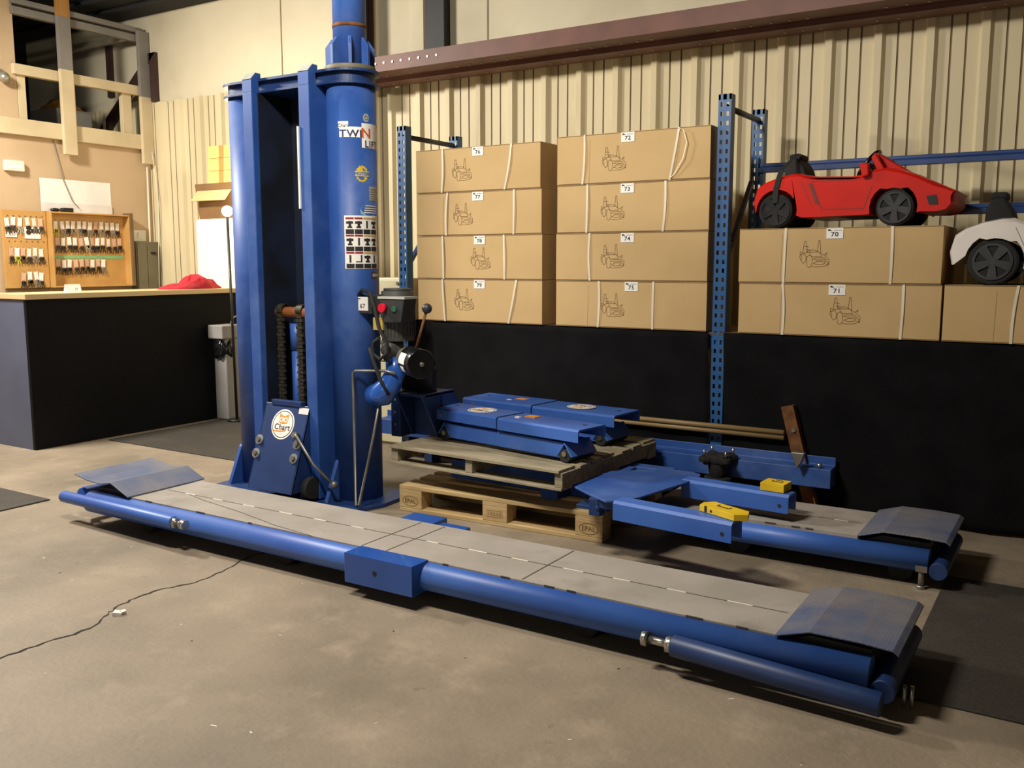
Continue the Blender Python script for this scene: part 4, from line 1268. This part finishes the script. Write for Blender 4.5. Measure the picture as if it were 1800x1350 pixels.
# ------------------------------------------------------------------ runways
def runway(label, y0, y1, xl, xr, both, full):
    t = thing('runway', label, 'ramp', (0, 0, 0))
    zt = .175
    b = MB()
    b.box((xl, y0, zt - .03), (xr, y1, zt))
    b.mi = 1
    yc = (y0 + y1) / 2 - .01
    b.box((xl + .02, yc - .0025, zt), (xr - .02, yc + .0025, zt + .0008))
    if full:
        for xx in (-2.475, -2.345, -1.70):
            b.box((xx - .003, y0 + .01, zt), (xx + .003, y1 - .01, zt + .0008))
        pts = [(-3.80, yc), (-3.6, yc - .05), (-3.3, yc - .10), (-3.0, yc - .17), (-2.75, yc - .20)]
        for p, q in zip(pts, pts[1:]):
            b.ribbon([(p[0], p[1], zt + .0009), (q[0], q[1], zt + .0009)], .004, (0, 0, 1))
    b.mi = 2
    x = xl + .16
    k = 0
    while x < xr - .1:
        L = .06 + .03 * rng.random()
        b.box((x, yc - .004, zt + .0004), (x + L, yc + .004, zt + .0014))
        x += .20 + .05 * rng.random()
        if full and abs(x + 2.45) < .12:
            x += .2
    b.mi = 3
    for k in range(int((xr - xl) / .09)):
        if rng.random() < .4:
            x = xl + .02 + .09 * k + rng.uniform(0, .04)
            b.box((x, y0 - .002, zt - .004), (x + rng.uniform(.015, .06), y0 + .003, zt + .0012))
    b.build('deck', ['deck', 'deckline', 'whiteline', 'deckline'], t)
    for (yy, n) in ((y0 - .012, 'near'), (y1 + .0, 'far')):
        b = MB()
        r = (.056 if full else .048) if n == 'near' else .05
        prof = [(yy + r * math.cos(R(a)) + (.012 if n == 'near' else -.012), zt - .062 + r * math.sin(R(a))) for a in range(0, 360, 12)]
        b.sm = True
        b.prism(prof, 'x', xl - (.32 if both else .0), xr + .285)
        b.build('side_tube', 'bluetube', t)
    b = MB()
    b.box((xl - .3 if both else xl, y0 + .03, zt - .11), (xr + .28, y1 - .03, zt - .035))
    b.mi = 1
    b.prism([(xr - .02, zt - .035), (xr + .28, zt - .035), (xr + .28, zt + .006), (xr + .10, zt + .012)], 'y', y0 + .02, y1 - .02)
    if both:
        b.prism([(xl + .02, zt - .035), (xl - .30, zt - .035), (xl - .30, zt + .01), (xl - .11, zt + .02)], 'y', y0 + .02, y1 - .02)
    b.build('under_frame', ['bluedark', 'black'], t)
    # hinged tread plates
    def plate(pts, yy0, yy1, dip):
        b = MB()
        th = .006
        n = len(pts)
        prof = pts + [(p[0], p[1] - th) for p in pts[::-1]]
        b.prism(prof, 'y', yy0, yy1)
        return b.build('ramp_plate', 'ramp', t, bevel=.0015)
    plate([(xr, zt + .007), (xr + .105, zt + .040), (xr + .25, zt + .040), (xr + .345, zt + .034), (xr + .362, zt + .022)], y0 - .02, y1 + .03, 0)
    if both:
        plate([(xl, zt + .007), (xl - .135, zt + .062), (xl - .22, zt + .048), (xl - .33, zt + .054), (xl - .432, zt + .074)], y0 - .02, y1 + .03, 0)
    # end cross tubes and feet
    b = MB(); b.cyl((xr + .325, y0 - .04, zt - .09), (xr + .325, y1 + .05, zt - .09), .036, seg=24); b.cyl((xr + .325, y0 - .045, zt - .09), (xr + .325, y0 - .04, zt - .09), .036, seg=24)
    b.build('end_roller', 'bluedark', t, bevel=.003)
    if full:
        for (dx_, dy_) in ((.375, .03), (.395, .036)):
            MB().cyl((xr + dx_, y0 + dy_, .02), (xr + dx_, y0 + dy_, .09), .006, seg=8).build('foot_bolt', 'chrome', t)
    else:
        b = MB(); b.cyl((xr + .262, y0 - .03, .0), (xr + .262, y0 - .03, .014), .018, seg=6); b.cyl((xr + .262, y0 - .03, .014), (xr + .262, y0 - .03, .09), .012, seg=12)
        b.box((xr + .24, y0 - .05, .075), (xr + .285, y0 + .02, .10))
        b.build('foot_bolt', ['steel'], t)
    if full:
        b = MB()
        b.cyl((-1.07, y0 - .085, zt - .075), (xr + .335, y0 - .10, zt - .102), .036, seg=28)
        b.build('cylinder_tube', 'bluedark', t, bevel=.004)
        b = MB()
        b.cyl((-1.16, y0 - .085, zt - .073), (-1.07, y0 - .085, zt - .075), .013, seg=14); b.cyl((-1.09, y0 - .085, zt - .075), (-1.065, y0 - .085, zt - .075), .028, seg=6); b.cyl((-1.175, y0 - .085, zt - .073), (-1.155, y0 - .085, zt - .073), .026, seg=6)
        b.build('rod_nut', 'chrome', t)
        b = MB()
        b.cyl((xl - .50, y0 - .045, zt - .052), (-3.55, y0 - .078, zt - .045), .030, seg=28)
        b.build('cylinder_tube', 'bluetube', t, bevel=.004)
        b = MB()
        b.cyl((-3.55, y0 - .078, zt - .045), (-3.47, y0 - .080, zt - .044), .012, seg=14); b.cyl((-3.555, y0 - .078, zt - .045), (-3.525, y0 - .078, zt - .045), .026, seg=6); b.cyl((-3.495, y0 - .08, zt - .044), (-3.465, y0 - .08, zt - .044), .024, seg=6)
        b.build('rod_nut', 'chrome', t)
        b = MB()
        b.tube([(xl - .40, y0 + .0, zt - .03), (xl - .45, y0 + .03, zt - .04), (xl - .45, y1 - .05, zt - .04)], .028, 16)
        b.build('end_roller', 'bluetube', t)
        b = MB()
        b.box((-2.468, y0 - .105, zt - .118), (-2.125, y0 + .0, zt + .004))
        b.mi = 1
        b.cyl((-2.31, y0 - .107, zt - .055), (-2.31, y0 - .104, zt - .055), .011, seg=14)
        b.build('centre_pocket', ['bluebright', 'print'], t, bevel=.005)
        b = MB(); b.box((-2.80, y1, zt - .13), (-2.60, 3.56, zt - .085)); b.box((-2.58, y1, zt - .125), (-2.42, 3.50, zt - .09)); b.build('carrier_arm', 'bluebright', t, bevel=.004)
        for x in (-2.95, -1.45, -3.9):
            MB().cyl((x, y1 - .03, zt - .125), (x, y0 + .03, zt - .125), .05, seg=20).build('support_roller', 'rubber', t)
    else:
        for x in (-1.3, -.6):
            MB().cyl((x, y1 - .03, zt - .125), (x, y0 + .03, zt - .125), .05, seg=20).build('support_roller', 'rubber', t)
    return t
runway('long blue and grey lift runway in the foreground with tread plate flaps at both ends', 2.78, 3.20, -3.97, -.76, True, True)
runway('rear blue and grey lift runway between the pallets and the right black cloth', 4.02, 4.45, -1.74, -.77, False, False)

# ------------------------------------------------------------------ pallets
t = thing('euro_pallet', 'pale pine block pallet with oval burnt marks on the floor beneath the grey pallet', 'pallet', (-2.512, 4.225, 0), R(2.2))
for y in (-.40, -.0725, .255):
    MB().box((-.6, y, 0), (.6, y + (.10 if y < -.3 else .145), .022)).build('bottom_board', 'pine', t, bevel=.003)
for j, y in enumerate((-.40, -.0725, .30)):
    for i, x in enumerate((-.6, -.0725, .455)):
        w = .145
        b = MB()
        b.box((x, y, .022), (x + w, y + (.10 if j != 1 else .145), .10))
        if j == 0:
            b.mi = 1
            if i != 1:
                c = x + w / 2
                b.ribbon([(c + .050 * math.cos(2 * PI * k / 28), y - .0015, .061 + .027 * math.sin(2 * PI * k / 28)) for k in range(29)], .0022, (0, 1, 0))
                b.mesh(text('EPAL'), stand(c, y - .0015, .061, .034))
            else:
                c = x + w / 2
                b.ribbon([(c - .045, y - .0015, .045), (c + .045, y - .0015, .045), (c + .045, y - .0015, .078), (c - .045, y - .0015, .078), (c - .045, y - .0015, .045)], .0016, (0, 1, 0))
                for k in range(9):
                    b.ribbon([(c - .036 + k * .009, y - .0015, .052), (c - .036 + k * .009 + .002 * (k % 2), y - .0015, .072)], .0022, (0, 1, 0))
        b.build('block', ['pine', 'brand'], t, bevel=.003)
for x in (-.6, -.0725, .455):
    MB().box((x, -.4, .10), (x + .145, .4, .122)).build('cross_board', 'pine', t, bevel=.002)
for (y, w) in ((-.40, .145), (-.2125, .10), (-.0725, .145), (.1125, .10), (.255, .145)):
    MB().box((-.6, y, .122), (.6, y + w, .144)).build('top_board', 'pine', t, bevel=.003)

t = thing('grey_pallet', 'weathered grey slatted pallet stacked on the pine pallet, carrying two blue jacks', 'pallet', (-2.585, 4.31, .252), R(-3.4))
for x in (-.55, -.04, .505):
    MB().box((x, -.52, .013), (x + .045, .465, .085)).build('stringer', 'greypine', t, bevel=.003)
for (y) in (-.53, -.06, .365):
    MB().box((-.55, y, 0), (.55, y + .10, .013)).build('bottom_board', 'greypine', t, bevel=.002)
for k, (y, w) in enumerate(((-.535, .15), (-.375, .10), (-.235, .095), (-.095, .10), (.05, .10), (.19, .10), (.33, .14))):
    MB().box((-.555 + .006 * (k % 3), y, .085), (.55 + .012 * ((k * 2) % 3 - 1), y + w, .10)).build('top_board', 'greypine', t, bevel=.002)

# ------------------------------------------------------------------ arm frame between the pallets
t = thing('lift_arm_frame', 'blue fork shaped lift arm with two yellow pads resting on the pine pallet', 'lift arm', (0, 0, 0))
b = MB()
b.box((-2.95, 4.08, .1455), (-1.80, 4.16, .2505)); b.box((-2.95, 4.45, .1455), (-1.80, 4.53, .2505)); b.box((-2.3, 3.95, .1455), (-2.2, 4.5, .20))
b.build('frame_bar', 'blue', t, bevel=.004)
b = MB()
b.prism([(-1.98, 3.72), (-1.84, 3.62), (-1.74, 3.56), (-1.68, 3.60), (-1.64, 3.70), (-1.545, 4.18), (-1.57, 4.27), (-1.62, 4.30), (-1.75, 4.30), (-1.98, 4.10)], 'z', .285, .296)
b.box((-1.97, 3.90, .215), (-1.80, 3.92, .285)); b.box((-1.97, 4.1, .215), (-1.80, 4.12, .285)); b.box((-1.97, 3.86, .146), (-1.93, 4.3, .285))
b.build('arm_plate', 'blue', t, bevel=.003)
b = MB(); b.box((-1.845, 3.60, .205), (-1.79, 3.66, .285)); b.cyl((-1.80, 3.593, .245), (-1.80, 3.60, .245), .010, seg=10); b.box((-1.80, 3.60, .245), (-1.69, 3.68, .285)); b.box((-1.95, 3.68, .205), (-1.79, 3.86, .225)); b.build('bracket', 'bluedark', t, bevel=.004)
def arm(x0, y0, x1, y1, zt, h, w, label=None):
    a = math.atan2(y1 - y0, x1 - x0)
    L = math.hypot(x1 - x0, y1 - y0)
    m = Matrix.Translation((x0, y0, zt)) @ Matrix.Rotation(a, 4, 'Z')
    b = MB()
    prof = [(-w / 2, -h), (-w / 2, -.012), (-w / 2 + .012, 0), (w / 2 - .012, 0), (w / 2, -.012), (w / 2, -h), (w / 2 - .006, -h), (w / 2 - .006, -.012), (-w / 2 + .006, -.012), (-w / 2 + .006, -h)]
    b.prism(prof, 'x', 0, L, m)
    b.mi = 1
    b.cyl(m @ Vector((L - .04, -w / 2 - .001, -h * .62)), m @ Vector((L - .04, -w / 2 + .001, -h * .62)), .009, seg=14)
    b.build('arm', ['bluetube', 'print'], t)
arm(-1.70, 3.61, -1.145, 3.545, .30, .085, .10)
arm(-1.60, 4.15, -1.075, 4.105, .30, .085, .10)
b = MB()
m = Matrix.Translation((-1.215, 3.60, .302)) @ Matrix.Rotation(R(-24), 4, 'Z')
b.prism([(-.10, .045), (-.12, .0), (-.10, -.045), (.09, -.045), (.125, .0), (.09, .045)], 'z', 0, .026, m)
b.mi = 1
b.box((-.045, -.002, .026), (.02, .006, .028), m); b.box((-.05, .006, .026), (-.044, .022, .028), m); b.box((.014, .006, .026), (.02, .022, .028), m)
b.box((-.072, -.0465, .002), (-.058, -.044, .028), m)
b.cyl(m @ Vector((-.035, -.0465, .012)), m @ Vector((-.035, -.044, .012)), .006, seg=10)
b.build('pad', ['yellow', 'print'], t, bevel=.002)
b = MB()
m = Matrix.Translation((-1.16, 4.13, .302)) @ Matrix.Rotation(R(-4), 4, 'Z')
b.box((-.055, -.045, 0), (.055, .055, .036), m)
b.mi = 1
b.box((-.02, .0, .036), (.03, .006, .038), m); b.box((-.02, .006, .036), (-.014, .02, .038), m); b.box((.024, .006, .036), (.03, .02, .038), m); b.box((-.01, .03, .036), (.02, .036, .038), m)
b.build('pad', ['yellow', 'print'], t, bevel=.002)

# ------------------------------------------------------------------ two jacks on the grey pallet
def jack(label, loc, rz, L, w, badge_left):
    t = thing('jacking_beam', label, 'jack', loc, rz)
    h = .18
    for (x0, x1, zt) in ((-L / 2, -.02 * L, h), (-.012 * L, L / 2, h - .004)):
        b = MB()
        d = .062
        prof = [(-w / 2, zt - d), (-w / 2, zt - .01), (-w / 2 + .01, zt), (w / 2 - .01, zt), (w / 2, zt - .01), (w / 2, zt - d), (w / 2 - .005, zt - d), (w / 2 - .005, zt - .01), (-w / 2 + .005, zt - .01), (-w / 2 + .005, zt - d)]
        b.prism(prof, 'x', x0, x1)
        b.mi = 1
        xh = x0 + .07 if x0 < -.1 else x1 - .07
        b.cyl((xh, .03, zt - .001), (xh, .03, zt + .0008), .013, seg=14)
        b.build('top_channel', ['bluetube', 'print'], t)
    b = MB()
    b.box((-L * .38, -w * .36, .025), (L * .38, w * .36, .095)); b.box((-L * .40, -w * .42, .02), (L * .40, -w * .36, .10)); b.box((-L * .40, w * .36, .02), (L * .40, w * .42, .10))
    b.box((-.06, -w * .3, .09), (.06, w * .3, h - .03)); b.box((-L * .3, -w * .3, .09), (L * .3, w * .3, .13))
    b.build('body', 'bluetube', t, bevel=.004)
    for x in (-L * .41, L * .41):
        b = MB()
        b.prism([(x - .05, .035), (x, .105), (x + .05, .035), (x + .042, .032), (x, .092), (x - .042, .032)], 'y', -w * .45, w * .45)
        b.build('end_bracket', 'bluetube', t, bevel=.002)
        b = MB()
        b.cyl((x, -w * .44, .034), (x, w * .44, .034), .033, seg=22)
        b.mi = 1
        b.cyl((x, -w * .47, .045), (x, -w * .44, .045), .014, seg=10)
        b.build('roller', ['rubber', 'chrome'], t)
    b = MB(); b.cyl((-L * .42, -w / 2 - .008, h - .035), (-L * .42, -w / 2, h - .035), .012, seg=8); b.build('bolt', 'steel', t)
    b = MB()
    c = -.22 * L if badge_left else .22 * L
    owl_badge(b, Matrix.Translation((c, 0, h + .0006)) @ Matrix.Rotation(PI if not badge_left else 0, 4, 'Z'), .078, 1.05)
    b.build('owl_badge', ['paper', 'print', 'orange'], t, recalc=False)
    b = MB()
    c = .10 * L if badge_left else -.20 * L
    b.box((c - .035, .01, h - .004), (c + .035, .06, h + .0012)); b.build('orange_label', 'orange', t)
    b = MB(); b.box((c - .06, -.04, h - .004), (c - .03, -.02, h + .0012)); b.build('white_label', 'paper', t)
jack('front one of two blue jacking beams on the grey pallet, owl badge on its left half', (-2.545, 4.085, .353), R(-10.5), 1.05, .225, True)
jack('rear one of two blue jacking beams on the grey pallet, owl badge on its right half', (-2.60, 4.545, .353), R(-6), 1.06, .27, False)

# ------------------------------------------------------------------ blue beam in front of the cloth, hub, rods
t = thing('trestle_beam', 'long blue steel channel behind the pallets with a rusty upright and pale round bars', 'beam', (0, 4.89, 0))
b = MB()
prof = [(-.055, .165), (-.055, .262), (-.010, .262), (-.010, .27), (.045, .27), (.045, .262), (.055, .31), (.061, .31), (.061, .165)]
b.prism([(-.055, .165), (-.055, .265), (.05, .268), (.05, .312), (.056, .312), (.056, .165)], 'x', -4.12, -1.075)
b.build('channel', 'blue', t, bevel=.003)
b = MB()
m = Matrix.Translation((-1.25, .03, 0)) @ Matrix.Rotation(R(-15), 4, 'Y')
b.box((-.045, -.003, .0), (.045, .003, .62), m @ Matrix.Translation((0, 0, -.02)))
b.box((.039, .0, .0), (.045, .05, .62), m @ Matrix.Translation((0, 0, -.02)))
m2 = Matrix.Translation((-1.22, -.062, .0)) @ Matrix.Rotation(R(-13), 4, 'Y')
up = b
b.bm.free()
b = MB()
m = Matrix.Translation((-1.245, -.066, .006)) @ Matrix.Rotation(R(-12), 4, 'Y')
m = Matrix.Translation((-1.19, .064, .012)) @ Matrix.Rotation(R(-15), 4, 'Y')
b.box((-.04, -.003, 0), (.04, .003, .575), m); b.box((.034, -.003, 0), (.04, -.05, .575), m)
b.mi = 1
b.cyl(m @ Vector((0, -.012, .44)), m @ Vector((0, .0, .44)), .012, seg=8)
b.build('rusty_upright', ['rust', 'steel'], t)
b = MB()
b.prism([(-1.27, .35), (-1.20, .35), (-1.215, .30), (-1.235, .265), (-1.25, .30)], 'y', -.11, -.07)
b.build('clamp_bracket', 'steel', t, bevel=.003)
b = MB(); b.cyl((-1.14, -.03, .267), (-1.14, -.03, .29), .014, seg=8); b.build('bolt', 'chrome', t)
for (z, y) in ((.423, .045), (.394, .05)):
    b = MB(); b.cyl((-2.75, y, z), (-1.35, y, z - .002), .0145, seg=16); b.build('round_bar', 'paleWood', t)
b = MB(); b.box((-3.72, -.05, 0), (-3.66, .05, .165)); b.box((-2.3, -.04, 0), (-2.22, .04, .165)); b.box((-2.72, .0, .26), (-2.68, .06, .44)); b.build('foot', 'bluedark', t)
t = thing('wheel_hub', 'black greasy hub with four studs clamped against the blue channel', 'hub', (-1.655, 4.77, 0))
b = MB()
for k in range(4):
    a = PI / 4 + k * PI / 2
    b.cyl((0, 0, .275), (.085 * math.cos(a), .085 * math.sin(a), .275), .032, seg=14)
    b.cyl((.085 * math.cos(a), .085 * math.sin(a), .262), (.085 * math.cos(a), .085 * math.sin(a), .290), .028, seg=14)
b.cyl((0, 0, .255), (0, 0, .296), .065, seg=24)
b.build('flange', 'rubber', t, bevel=.004)
b = MB(); b.cyl((0, 0, .0), (0, 0, .02), .07, seg=24); b.cyl((0, 0, .02), (0, 0, .14), .035, seg=20); b.cyl((0, 0, .14), (0, 0, .175), .075, seg=24); b.cyl((0, 0, .175), (0, 0, .26), .045, .06, seg=20)
b.build('stem', 'rubber', t, bevel=.004)
for k in range(4):
    a = PI / 4 + k * PI / 2
    x, y = .085 * math.cos(a), .085 * math.sin(a)
    b = MB(); b.cyl((x, y, .290), (x, y, .33), .009, .006, seg=10); b.build('stud', 'chrome', t)
MB().box((-.02, -.012, .296), (.02, .012, .298)).build('white_tag', 'paper', t)

# ------------------------------------------------------------------ camera
cam = bpy.data.cameras.new('camera')
cam.sensor_width = 36
cam.lens = 1618 / 1800 * 36
cam.clip_start = .05
co = bpy.data.objects.new('camera', cam)
COL.objects.link(co)
co.location = (0, 0, 1.33)
co.rotation_euler = (R(90 - 7.48), R(0), R(32.014))
scn.camera = co

# ------------------------------------------------------------------ light
def area(name, loc, target, sx, sy, power, col):
    l = bpy.data.lights.new(name, 'AREA')
    l.shape = 'RECTANGLE'
    l.size = sx
    l.size_y = sy
    l.energy = power
    l.color = col
    o = bpy.data.objects.new(name, l)
    COL.objects.link(o)
    o.location = loc
    d = Vector(target) - Vector(loc)
    o.rotation_euler = d.to_track_quat('-Z', 'Y').to_euler()
    return o
area('ceiling_lamp', (-6.7, 2.75, 3.45), (-5.6, 4.1, .6), .7, .3, 270, (1.0, .945, .84))
area('ceiling_lamp', (-2.55, 1.7, 3.55), (-2.5, 3.4, 0), .8, .3, 150, (1.0, .935, .82))
area('front_fill', (-2.2, -2.9, 1.7), (-2.6, 4.0, 1.2), 3.0, 2.0, 28, (1.0, .93, .82))  # added soft fill from behind the camera, evens out the carton fronts
pl_ = bpy.data.lights.new('globe_lamp', 'POINT')
pl_.energy = 32
pl_.color = (1, .86, .6)
pl_.shadow_soft_size = .06
po = bpy.data.objects.new('globe_lamp', pl_)
COL.objects.link(po)
po.location = (-6.065, 5.28, 1.86)
w = bpy.data.worlds.new('world')
scn.world = w
w.use_nodes = True
w.node_tree.nodes['Background'].inputs[0].default_value = (.9, .85, .75, 1)
w.node_tree.nodes['Background'].inputs[1].default_value = .022
scn.view_settings.view_transform = 'Standard'
scn.view_settings.look = 'None'
scn.view_settings.exposure = 0.0
